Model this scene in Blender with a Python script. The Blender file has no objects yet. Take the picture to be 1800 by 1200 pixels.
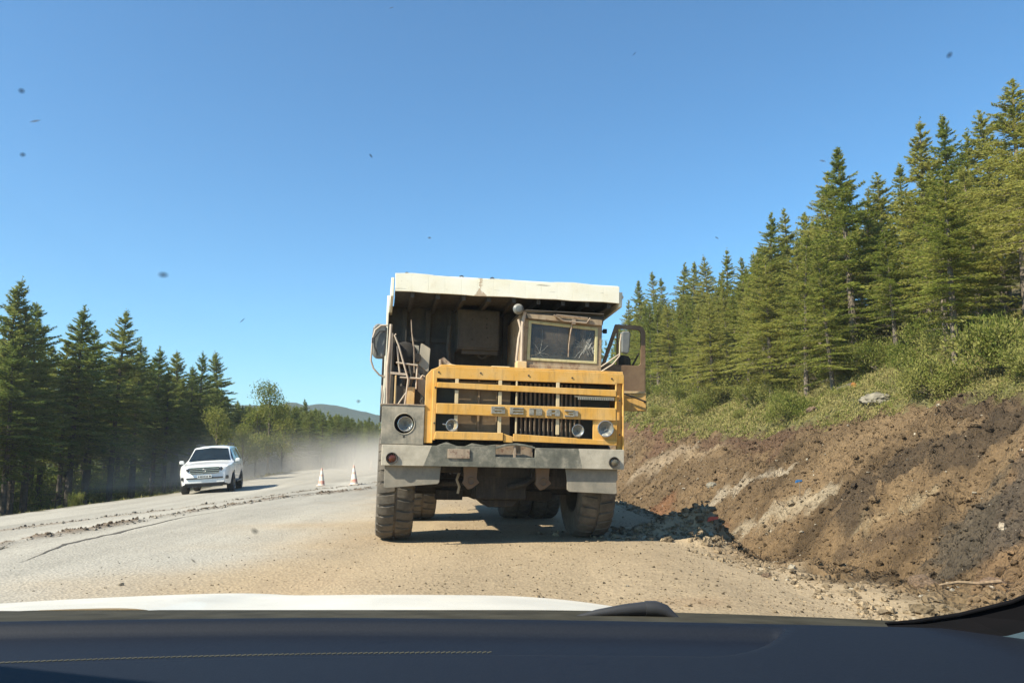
import bpy, math, random
import numpy as np
from mathutils import Vector, Matrix
random.seed(7)
RNG = np.random.default_rng(11)
R = math.radians
sc = bpy.context.scene
col = sc.collection

# ---------------------------------------------------------------- camera, sky, sun, exposure
EYE = 1.35
cd = bpy.data.cameras.new('camera'); cam = bpy.data.objects.new('camera', cd); col.objects.link(cam)
cam.location = (0, 0, EYE); cam.rotation_euler = (R(90)+math.atan2(190, 1350), 0, 0)
cd.sensor_width = 36; cd.lens = 27; cd.clip_start = .03; cd.clip_end = 12000
sc.camera = cam
SUN_TO = Vector((-.95, -.60, 1.0)).normalized()          # towards the sun: left, behind the camera, about 40 degrees up
w = bpy.data.worlds.new('World'); sc.world = w; w.use_nodes = True
nt = w.node_tree; nt.nodes.clear()
sky = nt.nodes.new('ShaderNodeTexSky'); sky.sky_type = 'NISHITA'; sky.sun_disc = False
sky.sun_elevation = math.asin(SUN_TO.z); sky.sun_rotation = math.atan2(SUN_TO.x, SUN_TO.y)
sky.altitude = 300; sky.air_density = 1.0; sky.dust_density = .15; sky.ozone_density = 1.6
bg = nt.nodes.new('ShaderNodeBackground'); bg.inputs['Strength'].default_value = .092
wo = nt.nodes.new('ShaderNodeOutputWorld')
tintn = nt.nodes.new('ShaderNodeMix'); tintn.data_type = 'RGBA'; tintn.blend_type = 'MULTIPLY'; tintn.inputs[0].default_value = 1; tintn.inputs[7].default_value = (.48, .84, 1.03, 1)
nt.links.new(sky.outputs[0], tintn.inputs[6]); nt.links.new(tintn.outputs[2], bg.inputs[0]); nt.links.new(bg.outputs[0], wo.inputs[0])
sl = bpy.data.lights.new('sun', 'SUN'); sl.energy = 4.9; sl.angle = R(.5); sl.color = (1, .90, .75)
so = bpy.data.objects.new('sun', sl); col.objects.link(so)
so.rotation_euler = (-SUN_TO).to_track_quat('-Z', 'Y').to_euler(); so.location = (-40, -30, 40)
sc.view_settings.view_transform = 'Standard'; sc.view_settings.look = 'None'
sc.view_settings.gamma = 1; sc.view_settings.exposure = 1.12
sc.cycles.max_bounces = 8; sc.cycles.transparent_max_bounces = 16; sc.cycles.volume_bounces = 1

# ---------------------------------------------------------------- tags and objects
def tag(o, label=None, cat=None, group=None, kind=None):
    if label: o['label'] = label
    if cat: o['category'] = cat
    if group: o['group'] = group
    if kind: o['kind'] = kind
    return o
def empty(name, loc=(0, 0, 0), rot=(0, 0, 0)):
    o = bpy.data.objects.new(name, None); col.objects.link(o); o.location = loc; o.rotation_euler = rot
    o.empty_display_size = .2
    return o
def link_mesh(name, me, mats=None, parent=None):
    o = bpy.data.objects.new(name, me); col.objects.link(o)
    if mats is not None:
        for m in (mats if isinstance(mats, (list, tuple)) else [mats]): me.materials.append(m)
    if parent is not None: o.parent = parent
    return o
def copy_tree(o, parent=None, label=None):
    c = o.copy(); col.objects.link(c); c.parent = parent
    for ch in list(o.children): copy_tree(ch, c)
    if label: c['label'] = label
    return c
def tri_mesh(name, V, n_per=3, smooth=False):
    """V: (faces, n_per, 3) loose faces"""
    V = np.asarray(V, np.float32); nf = len(V)
    me = bpy.data.meshes.new(name)
    me.vertices.add(nf*n_per); me.vertices.foreach_set('co', V.reshape(-1))
    me.loops.add(nf*n_per); me.loops.foreach_set('vertex_index', np.arange(nf*n_per, dtype=np.int32))
    me.polygons.add(nf); me.polygons.foreach_set('loop_start', np.arange(0, nf*n_per, n_per, dtype=np.int32))
    me.update(calc_edges=True)
    return me
def idx_mesh(name, V, Fq, smooth=True):
    V = np.asarray(V, np.float32); Fq = np.asarray(Fq, np.int32); nf, k = Fq.shape
    me = bpy.data.meshes.new(name)
    me.vertices.add(len(V)); me.vertices.foreach_set('co', V.reshape(-1))
    me.loops.add(nf*k); me.loops.foreach_set('vertex_index', Fq.reshape(-1))
    me.polygons.add(nf); me.polygons.foreach_set('loop_start', np.arange(0, nf*k, k, dtype=np.int32))
    me.update(calc_edges=True)
    me.polygons.foreach_set('use_smooth', np.full(nf, smooth, bool))
    return me

class MB:
    """collects shapes into ONE mesh"""
    def __init__(s): s.v = []; s.f = []
    def add(s, vs, fs):
        n = len(s.v); s.v += [tuple(p) for p in vs]; s.f += [tuple(i+n for i in f) for f in fs]; return s
    def box(s, x0, x1, y0, y1, z0, z1, M=None):
        vs = [Vector((x, y, z)) for x in (x0, x1) for y in (y0, y1) for z in (z0, z1)]
        if M is not None: vs = [M @ v for v in vs]
        return s.add(vs, [(0, 1, 3, 2), (4, 6, 7, 5), (0, 4, 5, 1), (2, 3, 7, 6), (0, 2, 6, 4), (1, 5, 7, 3)])
    def prism(s, pts, a, b, ax='y'):
        """polygon in the plane square to ax, from a to b"""
        def P(u, v, t): return {'y': (u, t, v), 'x': (t, u, v), 'z': (u, v, t)}[ax]
        n = len(pts); vs = [P(u, v, a) for u, v in pts]+[P(u, v, b) for u, v in pts]
        return s.add(vs, [tuple(range(n)), tuple(range(2*n-1, n-1, -1))]+[(i, i+n, (i+1) % n+n, (i+1) % n) for i in range(n)])
    def ring(s, outer, inner, a, b, ax='y'):
        """plate with a hole: both outlines have the same number of points"""
        def P(u, v, t): return {'y': (u, t, v), 'x': (t, u, v), 'z': (u, v, t)}[ax]
        n = len(outer); vs = []
        for t in (a, b):
            vs += [P(u, v, t) for u, v in outer]+[P(u, v, t) for u, v in inner]
        fs = []
        for i in range(n):
            j = (i+1) % n
            fs += [(i, j, n+j, n+i), (2*n+i, 3*n+i, 3*n+j, 2*n+j), (i, 2*n+i, 2*n+j, j), (n+i, n+j, 3*n+j, 3*n+i)]
        return s.add(vs, fs)
    def tube(s, pts, r, n=8, cap=True, closed=False):
        pts = [Vector(p) for p in pts]; m = len(pts); rs = r if isinstance(r, (list, tuple)) else [r]*m
        vs = []; up = None
        for i, p in enumerate(pts):
            if closed: d = pts[(i+1) % m]-pts[i-1]
            else: d = pts[min(i+1, m-1)]-pts[max(i-1, 0)]
            d.normalize()
            if up is None: up = Vector((0, 0, 1)) if abs(d.z) < .9 else Vector((1, 0, 0))
            a = d.cross(up).normalized(); b = a.cross(d).normalized(); up = b
            for k in range(n):
                t = 2*math.pi*k/n; vs.append(p+(a*math.cos(t)+b*math.sin(t))*rs[i])
        fs = []
        for i in range(m if closed else m-1):
            for k in range(n):
                i2 = (i+1) % m
                fs.append((i*n+k, i*n+(k+1) % n, i2*n+(k+1) % n, i2*n+k))
        if cap and not closed: fs += [tuple(range(n-1, -1, -1)), tuple((m-1)*n+k for k in range(n))]
        return s.add(vs, fs)
    def lathe(s, prof, c=(0, 0, 0), axis='y', n=32):
        """prof: (radius, along) pairs"""
        vs = []; c = Vector(c)
        for (r, h) in prof:
            for k in range(n):
                t = 2*math.pi*k/n; u, v = r*math.cos(t), r*math.sin(t)
                vs.append(c+Vector({'y': (u, h, v), 'x': (h, u, v), 'z': (u, v, h)}[axis]))
        fs = [(i*n+k, i*n+(k+1) % n, (i+1)*n+(k+1) % n, (i+1)*n+k) for i in range(len(prof)-1) for k in range(n)]
        return s.add(vs, fs)
    def torus(s, c, R0, r, axis='y', n=32, m=8, tilt=None):
        pts = []
        for k in range(n):
            t = 2*math.pi*k/n; u, v = R0*math.cos(t), R0*math.sin(t)
            q = Vector({'y': (u, 0, v), 'x': (0, u, v), 'z': (u, v, 0)}[axis])
            if tilt is not None: q = tilt @ q
            pts.append(Vector(c)+q)
        return s.tube(pts, r, m, closed=True)
    def build(s, name, mat, parent=None, bevel=0, smooth=False, loc=None, rot=None):
        me = bpy.data.meshes.new(name); me.from_pydata([tuple(v) for v in s.v], [], s.f); me.update()
        import bmesh
        bm = bmesh.new(); bm.from_mesh(me); bmesh.ops.recalc_face_normals(bm, faces=bm.faces); bm.to_mesh(me); bm.free()
        if smooth:
            for p in me.polygons: p.use_smooth = True
            me.set_sharp_from_angle(angle=R(38))
        o = link_mesh(name, me, mat, parent)
        if bevel:
            b = o.modifiers.new('bevel', 'BEVEL'); b.width = bevel; b.segments = 2; b.limit_method = 'ANGLE'; b.angle_limit = R(40)
        if loc is not None: o.location = loc
        if rot is not None: o.rotation_euler = rot
        return o
def circ(cx, cz, r, n=32, ph=0): return [(cx+r*math.cos(2*math.pi*k/n+ph), cz+r*math.sin(2*math.pi*k/n+ph)) for k in range(n)]
def rect_pts(x0, x1, z0, z1, cx, cz, n=32):
    out = []
    for k in range(n):
        t = 2*math.pi*k/n; c, s_ = math.cos(t), math.sin(t)
        q = min(((x1-cx)/c if c > 1e-6 else 1e9), ((x0-cx)/c if c < -1e-6 else 1e9), ((z1-cz)/s_ if s_ > 1e-6 else 1e9), ((z0-cz)/s_ if s_ < -1e-6 else 1e9))
        out.append((cx+q*c, cz+q*s_))
    # snap nearest samples to the corners
    for X in (x0, x1):
        for Z in (z0, z1):
            i = min(range(n), key=lambda k: (out[k][0]-X)**2+(out[k][1]-Z)**2); out[i] = (X, Z)
    return out

# ---------------------------------------------------------------- materials
def mat_new(name):
    m = bpy.data.materials.new(name); m.use_nodes = True; n = m.node_tree
    return m, n, n.nodes['Principled BSDF'], n.links
def N(n, t, **kw):
    q = n.nodes.new(t)
    for k, v in kw.items():
        if k in q.inputs: q.inputs[k].default_value = v
        else: setattr(q, k, v)
    return q
def noise(n, L, scale, detail=4, rough=.55, src='Object', dist=0):
    tc = n.nodes.new('ShaderNodeTexCoord'); q = N(n, 'ShaderNodeTexNoise', Scale=scale, Detail=detail, Roughness=rough, Distortion=dist)
    L.new(tc.outputs[src], q.inputs['Vector']); return q
def ramp(n, L, src, stops):
    r = n.nodes.new('ShaderNodeValToRGB'); e = r.color_ramp.elements
    while len(e) < len(stops): e.new(.5)
    for i, (p, c) in enumerate(stops):
        e[i].position = p; e[i].color = (*c, 1) if len(c) == 3 else c
    L.new(src, r.inputs[0]); return r
def mix(n, L, f, a, b, mode='MIX'):
    m = n.nodes.new('ShaderNodeMix'); m.data_type = 'RGBA'; m.blend_type = mode
    for s_, i in ((f, 0), (a, 6), (b, 7)):
        if hasattr(s_, 'default_value') or hasattr(s_, 'is_output'): L.new(s_, m.inputs[i])
        elif isinstance(s_, (int, float)): m.inputs[i].default_value = s_
        else: m.inputs[i].default_value = (*s_, 1)
    return m.outputs[2]
def bump(n, L, h, b, strength=.3, dist=.01):
    q = N(n, 'ShaderNodeBump', Strength=strength, Distance=dist); L.new(h, q.inputs['Height']); L.new(q.outputs[0], b.inputs['Normal']); return q
def plain(name, c, rough=.6, metal=0, var=.12, scale=14, coat=0, bumpy=.08):
    m, n, b, L = mat_new(name)
    q = noise(n, L, scale, 5)
    c2 = tuple(max(0, x*(1-var*2)) for x in c); c1 = tuple(min(1, x*(1+var)) for x in c)
    L.new(ramp(n, L, q.outputs[0], [(.3, c2), (.7, c1)]).outputs[0], b.inputs['Base Color'])
    b.inputs['Roughness'].default_value = rough; b.inputs['Metallic'].default_value = metal
    if coat: b.inputs['Coat Weight'].default_value = coat
    if bumpy: bump(n, L, q.outputs[0], b, bumpy, .01)
    return m
def weathered(name, base, dust=(.46, .36, .25), grime=(.10, .075, .05), dust_amt=.45, grime_amt=.35, rough=.6, scale=3.0, rust=None, rust_amt=0, metal=0):
    """old paint: base colour, settled dust, streaked grime, optional rust"""
    m, n, b, L = mat_new(name)
    a = noise(n, L, scale, 6, .65); a2 = noise(n, L, scale*6, 6, .7)
    tc = n.nodes.new('ShaderNodeTexCoord'); mp = n.nodes.new('ShaderNodeMapping'); mp.inputs['Scale'].default_value = (9, 9, 1.1)
    L.new(tc.outputs['Object'], mp.inputs[0]); st = N(n, 'ShaderNodeTexNoise', Scale=1.6, Detail=6, Roughness=.7); L.new(mp.outputs[0], st.inputs['Vector'])
    f1 = ramp(n, L, a.outputs[0], [(.38, (0, 0, 0)), (.72, (dust_amt*1.5,)*3)])
    geo = n.nodes.new('ShaderNodeNewGeometry'); sx = n.nodes.new('ShaderNodeSeparateXYZ'); L.new(geo.outputs['Normal'], sx.inputs[0])
    up = N(n, 'ShaderNodeMapRange'); up.inputs[1].default_value = .3; up.inputs[2].default_value = .9; up.inputs[4].default_value = .8; L.new(sx.outputs[2], up.inputs[0])
    c0 = mix(n, L, f1.outputs[0], base, dust)
    f2 = ramp(n, L, st.outputs[0], [(.5, (0, 0, 0)), (.75, (grime_amt*1.6,)*3)])
    c1 = mix(n, L, f2.outputs[0], c0, grime)
    sp = ramp(n, L, a2.outputs[0], [(.60, (0, 0, 0)), (.68, (grime_amt,)*3)])
    c2 = mix(n, L, sp.outputs[0], c1, grime)
    if rust:
        rn = noise(n, L, scale*1.7, 8, .75); fr = ramp(n, L, rn.outputs[0], [(.62-rust_amt*.3, (0, 0, 0)), (.70-rust_amt*.3, (1, 1, 1))])
        c2 = mix(n, L, fr.outputs[0], c2, rust)
    c3 = mix(n, L, up.outputs[0], c2, dust)
    L.new(c3, b.inputs['Base Color'])
    rr = ramp(n, L, a2.outputs[0], [(.3, (rough-.12,)*3), (.7, (min(1, rough+.2),)*3)]); L.new(rr.outputs[0], b.inputs['Roughness'])
    b.inputs['Metallic'].default_value = metal
    bump(n, L, a2.outputs[0], b, .12, .006)
    return m
M = {}
M['yellow'] = weathered('yellow_paint', (.62, .32, .052), dust=(.62, .41, .17), dust_amt=.5, grime_amt=.30, rust=(.26, .14, .06), rust_amt=-.12)
M['yellow_hood'] = M['yellow']
M['cream'] = weathered('cream_paint', (.80, .76, .62), dust=(.70, .60, .42), dust_amt=.35, grime_amt=.25, rust=(.25, .13, .07), rust_amt=.03, scale=2.2)
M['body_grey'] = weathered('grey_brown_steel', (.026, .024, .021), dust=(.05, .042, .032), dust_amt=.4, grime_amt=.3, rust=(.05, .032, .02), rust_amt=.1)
M['cab_tan'] = weathered('faded_cab_paint', (.30, .21, .12), dust=(.36, .28, .19), dust_amt=.7, grime_amt=.5, rust=(.20, .12, .07), rust_amt=.3, scale=5)
M['cab_low'] = weathered('cab_sill_paint', (.60, .38, .14), dust=(.55, .42, .25), dust_amt=.7, grime_amt=.3, scale=5)
M['seal'] = weathered('window_frame_paint', (.42, .39, .19), dust=(.5, .42, .26), dust_amt=.6, grime_amt=.4, scale=8)
M['bracket'] = weathered('bracket_steel', (.27, .20, .14), dust=(.36, .28, .20), dust_amt=.7, grime_amt=.4, rust=(.17, .10, .065), rust_amt=.3, scale=8)
M['light_grey'] = weathered('grey_plate', (.34, .30, .23), dust=(.5, .42, .3), dust_amt=.5, grime_amt=.2)
M['dark'] = weathered('dark_machinery', (.012, .011, .010), dust=(.03, .024, .018), dust_amt=.5, grime_amt=.3, rough=.75)
M['dark2'] = weathered('dusty_machinery', (.042, .037, .030), dust=(.085, .068, .048), dust_amt=.5, grime_amt=.3, rough=.75)
M['radiator'] = weathered('brown_cooler', (.20, .13, .065), dust=(.30, .20, .11), dust_amt=.5, grime_amt=.3)
M['hook'] = weathered('ochre_hook', (.14, .08, .04), dust=(.10, .07, .045), dust_amt=.4, grime_amt=.4)
M['letter'] = plain('cast_letter_metal', (.30, .28, .23), .5, .3, .2, 30)
M['lens'] = None
M['chrome'] = plain('chrome', (.55, .54, .50), .22, .9, .1, 20, bumpy=0)
M['rubber'] = plain('black_rubber', (.022, .022, .022), .7, 0, .2, 20)
M['flap'] = weathered('flap_rubber', (.19, .175, .14), dust=(.34, .29, .22), dust_amt=.6, grime_amt=.12, rough=.85, scale=4)
M['mirror_back'] = weathered('mirror_housing', (.10, .11, .11), dust=(.3, .27, .22), dust_amt=.35, grime_amt=.1, rough=.4)
M['tan_tube'] = weathered('dusty_tube', (.42, .33, .25), dust=(.5, .42, .32), dust_amt=.6, grime_amt=.3, scale=8)
def glass(name, tint=(.8, .85, .85), refl=.06, dirty=0):
    m, n, b, L = mat_new(name); n.nodes.remove(b); o = n.nodes['Material Output']
    t = n.nodes.new('ShaderNodeBsdfTransparent'); t.inputs[0].default_value = (*tint, 1)
    g = N(n, 'ShaderNodeBsdfGlossy', Roughness=.03); fr = N(n, 'ShaderNodeFresnel', IOR=1.5)
    ml = N(n, 'ShaderNodeMath', operation='MULTIPLY'); L.new(fr.outputs[0], ml.inputs[0]); ml.inputs[1].default_value = refl/.04
    ms = n.nodes.new('ShaderNodeMixShader'); L.new(ml.outputs[0], ms.inputs[0]); L.new(t.outputs[0], ms.inputs[1]); L.new(g.outputs[0], ms.inputs[2])
    out = ms.outputs[0]
    if dirty:
        d = N(n, 'ShaderNodeBsdfDiffuse'); d.inputs[0].default_value = (.4, .33, .25, 1)
        q = noise(n, L, 3.5, 6); rp = ramp(n, L, q.outputs[0], [(.35, (dirty*.3,)*3), (.75, (dirty,)*3)])
        m2 = n.nodes.new('ShaderNodeMixShader'); L.new(rp.outputs[0], m2.inputs[0]); L.new(out, m2.inputs[1]); L.new(d.outputs[0], m2.inputs[2]); out = m2.outputs[0]
    L.new(out, o.inputs[0]); return m
M['glass_cab'] = glass('cab_glass', (.66, .68, .64), .05, .22)
M['glass_clear'] = glass('clear_glass', (.93, .965, .96), .0010, 0)
M['glass_dark'] = plain('dark_car_glass', (.012, .018, .02), .06, 0, .2, 3, bumpy=0)
def lens_mat(name, c):
    m, n, b, L = mat_new(name)
    wv = N(n, 'ShaderNodeTexWave', Scale=22, Distortion=.4); tc = n.nodes.new('ShaderNodeTexCoord'); L.new(tc.outputs['Object'], wv.inputs[0])
    L.new(ramp(n, L, wv.outputs[0], [(0, tuple(x*.75 for x in c)), (1, c)]).outputs[0], b.inputs['Base Color'])
    b.inputs['Roughness'].default_value = .16; b.inputs['Coat Weight'].default_value = .6; b.inputs['Metallic'].default_value = .45
    bump(n, L, wv.outputs[0], b, 1.0, .02); return m
M['lens'] = lens_mat('lamp_lens', (.66, .64, .57)); M['lens_red'] = lens_mat('red_lens', (.30, .085, .045)); M['lens_clear'] = lens_mat('dusty_lens', (.40, .34, .24))

# bumper: dark steel with light painted ends, dusty and scratched
def bumper_mat():
    m, n, b, L = mat_new('bumper_paint')
    tc = n.nodes.new('ShaderNodeTexCoord'); sx = n.nodes.new('ShaderNodeSeparateXYZ'); L.new(tc.outputs['Object'], sx.inputs[0])
    a = noise(n, L, 5, 7, .7); a2 = noise(n, L, 24, 6, .7)
    def ma(op, x, y):
        q = N(n, 'ShaderNodeMath', operation=op)
        for i, v in enumerate((x, y)):
            if isinstance(v, (int, float)): q.inputs[i].default_value = v
            else: L.new(v, q.inputs[i])
        return q.outputs[0]
    wob = ma('MULTIPLY', ma('SUBTRACT', a.outputs[0], .5), .06)
    xl = ma('ADD', ma('SUBTRACT', sx.outputs[0], ma('MULTIPLY', ma('SUBTRACT', sx.outputs[2], 1.24), .35)), wob)
    left = ma('LESS_THAN', xl, -1.12)
    xr = ma('ADD', ma('ADD', sx.outputs[0], ma('MULTIPLY', ma('SUBTRACT', sx.outputs[2], 1.24), .25)), wob)
    right = ma('GREATER_THAN', xr, 1.08)
    ends = ma('MAXIMUM', left, right)
    steel = ramp(n, L, a.outputs[0], [(.32, (.07, .07, .055)), (.5, (.14, .135, .105)), (.70, (.34, .30, .23))]).outputs[0]
    pale = ramp(n, L, a.outputs[0], [(.3, (.52, .46, .36)), (.7, (.30, .265, .20))]).outputs[0]
    c = mix(n, L, ends, steel, pale)
    sp = ramp(n, L, a2.outputs[0], [(.62, (0, 0, 0)), (.70, (.6, .6, .6))]).outputs[0]
    c = mix(n, L, sp, c, (.13, .10, .07))
    L.new(c, b.inputs['Base Color']); b.inputs['Roughness'].default_value = .6; bump(n, L, a.outputs[0], b, .35, .02); return m
M['bumper'] = bumper_mat()
M['hlbox'] = weathered('grey_box_paint', (.15, .145, .115), dust=(.42, .36, .27), dust_amt=.75, grime_amt=.25, scale=4)
def tyre_mat():
    m, n, b, L = mat_new('dusty_tyre')
    a = noise(n, L, 6, 6, .65)
    L.new(ramp(n, L, a.outputs[0], [(.35, (.06, .053, .043)), (.7, (.15, .125, .095))]).outputs[0], b.inputs['Base Color'])
    b.inputs['Roughness'].default_value = .9; bump(n, L, a.outputs[0], b, .5, .01); return m
M['tyre'] = tyre_mat()

M['stone_pale'] = None
M['mullion'] = weathered('mullion_paint', (.55, .43, .24), dust=(.6, .5, .34), dust_amt=.5, grime_amt=.2)
M['door_shaded'] = weathered('shaded_brown_door', (.13, .075, .04), dust=(.26, .17, .09), dust_amt=.45, grime_amt=.2)  # dark brown upper door, the canopy's shade put into its colour
def fascia_mat():
    """cream paint with a rust stain and long scratches of its own"""
    m, n, b, L = mat_new('scratched_cream_fascia'); tc = n.nodes.new('ShaderNodeTexCoord'); sx = n.nodes.new('ShaderNodeSeparateXYZ'); L.new(tc.outputs['Object'], sx.inputs[0])
    def ma(op, x, y):
        q = N(n, 'ShaderNodeMath', operation=op)
        for i, v in enumerate((x, y)):
            if isinstance(v, (int, float)): q.inputs[i].default_value = v
            else: L.new(v, q.inputs[i])
        return q.outputs[0]
    a = noise(n, L, 3, 7, .7); f = noise(n, L, 22, 6, .7)
    mp = n.nodes.new('ShaderNodeMapping'); mp.inputs['Scale'].default_value = (2.2, 2, 34); L.new(tc.outputs['Object'], mp.inputs[0]); st = N(n, 'ShaderNodeTexNoise', Scale=1, Detail=4, Roughness=.6); L.new(mp.outputs[0], st.inputs['Vector'])
    base = ramp(n, L, a.outputs[0], [(.3, (.80, .77, .66)), (.6, (.76, .71, .56)), (.8, (.62, .52, .36))]).outputs[0]
    d = ma('ABSOLUTE', ma('ADD', sx.outputs[0], .33), 0); d = ma('SUBTRACT', d, ma('MULTIPLY', ma('SUBTRACT', f.outputs[0], .5), .22))
    low = ma('MULTIPLY', ma('SUBTRACT', 3.83, sx.outputs[2]), .7); rust = ma('LESS_THAN', d, ma('ADD', ma('MAXIMUM', low, 0), .022))
    c = mix(n, L, ma('MULTIPLY', rust, .75), base, (.36, .23, .13))
    sc_ = ramp(n, L, st.outputs[0], [(.66, (0, 0, 0)), (.70, (.75, .75, .75))]).outputs[0]
    c = mix(n, L, sc_, c, (.20, .17, .13)); sp = ramp(n, L, f.outputs[0], [(.66, (0, 0, 0)), (.72, (.6, .6, .6))]).outputs[0]; c = mix(n, L, sp, c, (.45, .34, .2))
    L.new(c, b.inputs['Base Color']); b.inputs['Roughness'].default_value = .55; bump(n, L, a.outputs[0], b, .25, .02); return m
M['fascia'] = fascia_mat()
#TERR0
def _h(ix, iy, s):
    n = (ix.astype(np.int64)*374761393 + iy.astype(np.int64)*668265263 + s*2147483647) & 0xffffffff
    n = ((n ^ (n >> 13))*1274126177) & 0xffffffff
    return ((n ^ (n >> 16)) & 0xffff)/65535.0
def vnoise(x, y, s=0):
    x = np.asarray(x, float); y = np.asarray(y, float)
    ix = np.floor(x); iy = np.floor(y); fx = x-ix; fy = y-iy
    fx = fx*fx*(3-2*fx); fy = fy*fy*(3-2*fy)
    a = _h(ix, iy, s); b = _h(ix+1, iy, s); c = _h(ix, iy+1, s); d = _h(ix+1, iy+1, s)
    return (a*(1-fx)+b*fx)*(1-fy)+(c*(1-fx)+d*fx)*fy
def fbm(x, y, o=4, s=0):
    r = 0; a = .5; t = 0
    for i in range(o):
        r = r+a*vnoise(x*2**i+13.7*i, y*2**i-7.1*i, s+i); t += a; a *= .5
    return r/t-.5
def sm(a, b, v):
    t = np.clip((v-a)/(b-a), 0, 1); return t*t*(3-2*t)
def EDGE(y): return np.interp(y, [4, 9, 11, 12.3, 14, 20, 30, 60, 200], [4.2, 3.9, 3.3, 3.25, 3.1, 2.9, 2.8, 3.5, 3.5])
def TOE(y): return np.interp(y, [4, 9, 12, 15, 20, 24, 30, 60, 200], [5.4, 5.9, 6.4, 6.7, 5.6, 5.2, 4.8, 5.2, 5.5])
def FLOOR(y): return np.interp(y, [4, 9, 11, 12.5, 15, 25, 40, 60, 120], [-.2, -.26, -.5, -1.0, -1.2, -1.1, -.6, 0, .3])
def CRX(y): return np.interp(y, [4, 18, 20.5, 23.5, 29, 38, 52, 70, 200], [12.2, 12.1, 11.3, 10.5, 9.5, 8.6, 7.9, 8.0, 9])
def CRZ(y): return np.interp(y, [4, 18, 20.5, 23.5, 29, 38, 52, 70, 120, 400], [2.6, 2.6, 2.4, 2.3, 1.85, 2.1, 3.7, 5.0, 7, 9])
def terr(x, y):
    x = np.asarray(x, float); y = np.asarray(y, float)
    x, y = np.broadcast_arrays(x, y)
    xe = EDGE(y); xt = TOE(y); zf = FLOOR(y); xc = CRX(y)+fbm(y*.35, x*0+3, 3, 5)*1.6; zc = CRZ(y)
    # the carriageway with its cross fall, and the forest floor beyond its left edge
    road = -.06*np.clip(-6.5-x, 0, 7.5)*(1-sm(30, 55, y))
    road = road-.35*sm(-14.0, -15.6, x)-1.1*sm(-15.5, -21, x)
    near = sm(-30, -15, x)*(1-sm(60, 90, y))
    road = road+near*(.030*fbm(x*.5, y*.22, 3, 1)+.012*fbm(x*3, y*3, 3, 2)*sm(-8, 0, x)+.006*fbm(x*9, y*9, 2, 8))
    road = road+.022*fbm(x*5, y*5, 3, 9)*sm(-2.0, 2.5, x)
    # two windrows of spilled dirt running along the road
    w1 = np.interp(y, [8, 12, 16, 22, 26, 40, 60], [-6.9, -7.6, -7.5, -6.7, -5.2, -4.0, -3.4])+.25*fbm(y*.4, y*0, 2, 3)
    w2 = np.interp(y, [8, 15, 21, 31, 60], [-9.6, -9.8, -8.1, -5.8, -4.4])+.3*fbm(y*.4, y*0+5, 2, 3)
    road = road+np.exp(-((x-w1)/.13)**2)*(.02+.11*np.clip(fbm(x*4, y*2.2, 3, 4)+.25, 0, 1))*(1-sm(40, 60, y))
    road = road+np.exp(-((x-w2)/.12)**2)*(.008+.07*np.clip(fbm(x*4, y*2.2, 3, 6)+.15, 0, 1))*(1-sm(40, 60, y))
    # shoulder sinking to the right
    road = road-.20*sm(1.9, 3.6, x)*(1-sm(12.1, 12.8, y))
    # heap along the road's right edge
    hp = .20*np.exp(-((x-2.75)/.6)**2-((y-12.95)/.42)**2)+.22*np.exp(-((x-3.2)/.3)**2-((y-13.0)/.5)**2)
    hp = hp+.16*np.exp(-((x-4.35)/.55)**2-((y-10.7)/.45)**2)+.10*np.exp(-((x-3.0)/.5)**2-((y-11.9)/.3)**2)
    hp = hp*(1+2.2*fbm(x*2.6, y*2.6, 3, 7)+1.6*np.abs(fbm(x*8, y*8, 3, 18)))
    t = sm(0, 1, (x-xe)/1.3)
    z = road*(1-t)+zf*t
    u = np.clip((x-xt)/(xc-xt), 0, 1)
    bank = zf+(zc-zf)*(u+.10*np.sin(u*np.pi)*1.0)
    z = np.where(x > xt, bank, z)
    dx = np.clip(x-xc, 0, 1e9)
    z = z+.62*np.minimum(dx, 4)+.33*np.clip(dx-4, 0, 26)
    bm = sm(0, .9, (x-xe)/1.2)
    up = sm(0, 1.2, x-xc)
    nb = 1-sm(70, 110, y)
    # scraped furrows running down the bank, lumps and clods
    q = x*.55-y*.83; r = x*.83+y*.55
    fur = fbm(q*1.3, r*.28, 4, 11)*.50+fbm(q*4.2, r*.9, 3, 12)*.30
    lump = fbm(x*1.1, y*1.1, 4, 13)*.40+np.abs(fbm(x*3.2, y*3.2, 3, 14))*.50+np.abs(fbm(x*9, y*9, 2, 15))*.20
    z = z+bm*(1-up)*nb*(fur*sm(0, 1.5, x-xt)+lump*.8-.05)
    z = z+up*nb*(fbm(x*.6, y*.6, 4, 16)*.55+fbm(x*3, y*3, 3, 17)*.16)
    z = z+hp
    pd = np.hypot((x-4.02)*.66+(y-9.8)*.55, ((y-9.8)*.66-(x-4.02)*.55)*0)+0; a_ = (x-4.02)*.8-(y-9.8)*.6; b_ = (x-4.02)*.6+(y-9.8)*.8; b_ = b_+.18*np.sin(a_*5)
    z = z-.55*np.exp(-(a_/.36)**4-(b_/.15)**4)+.07*np.exp(-(a_/.42)**2-((b_+.0)/.12)**2)*0+.02*np.exp(-((a_+.5)/.22)**2-(b_/.22)**2)
    return z
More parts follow.
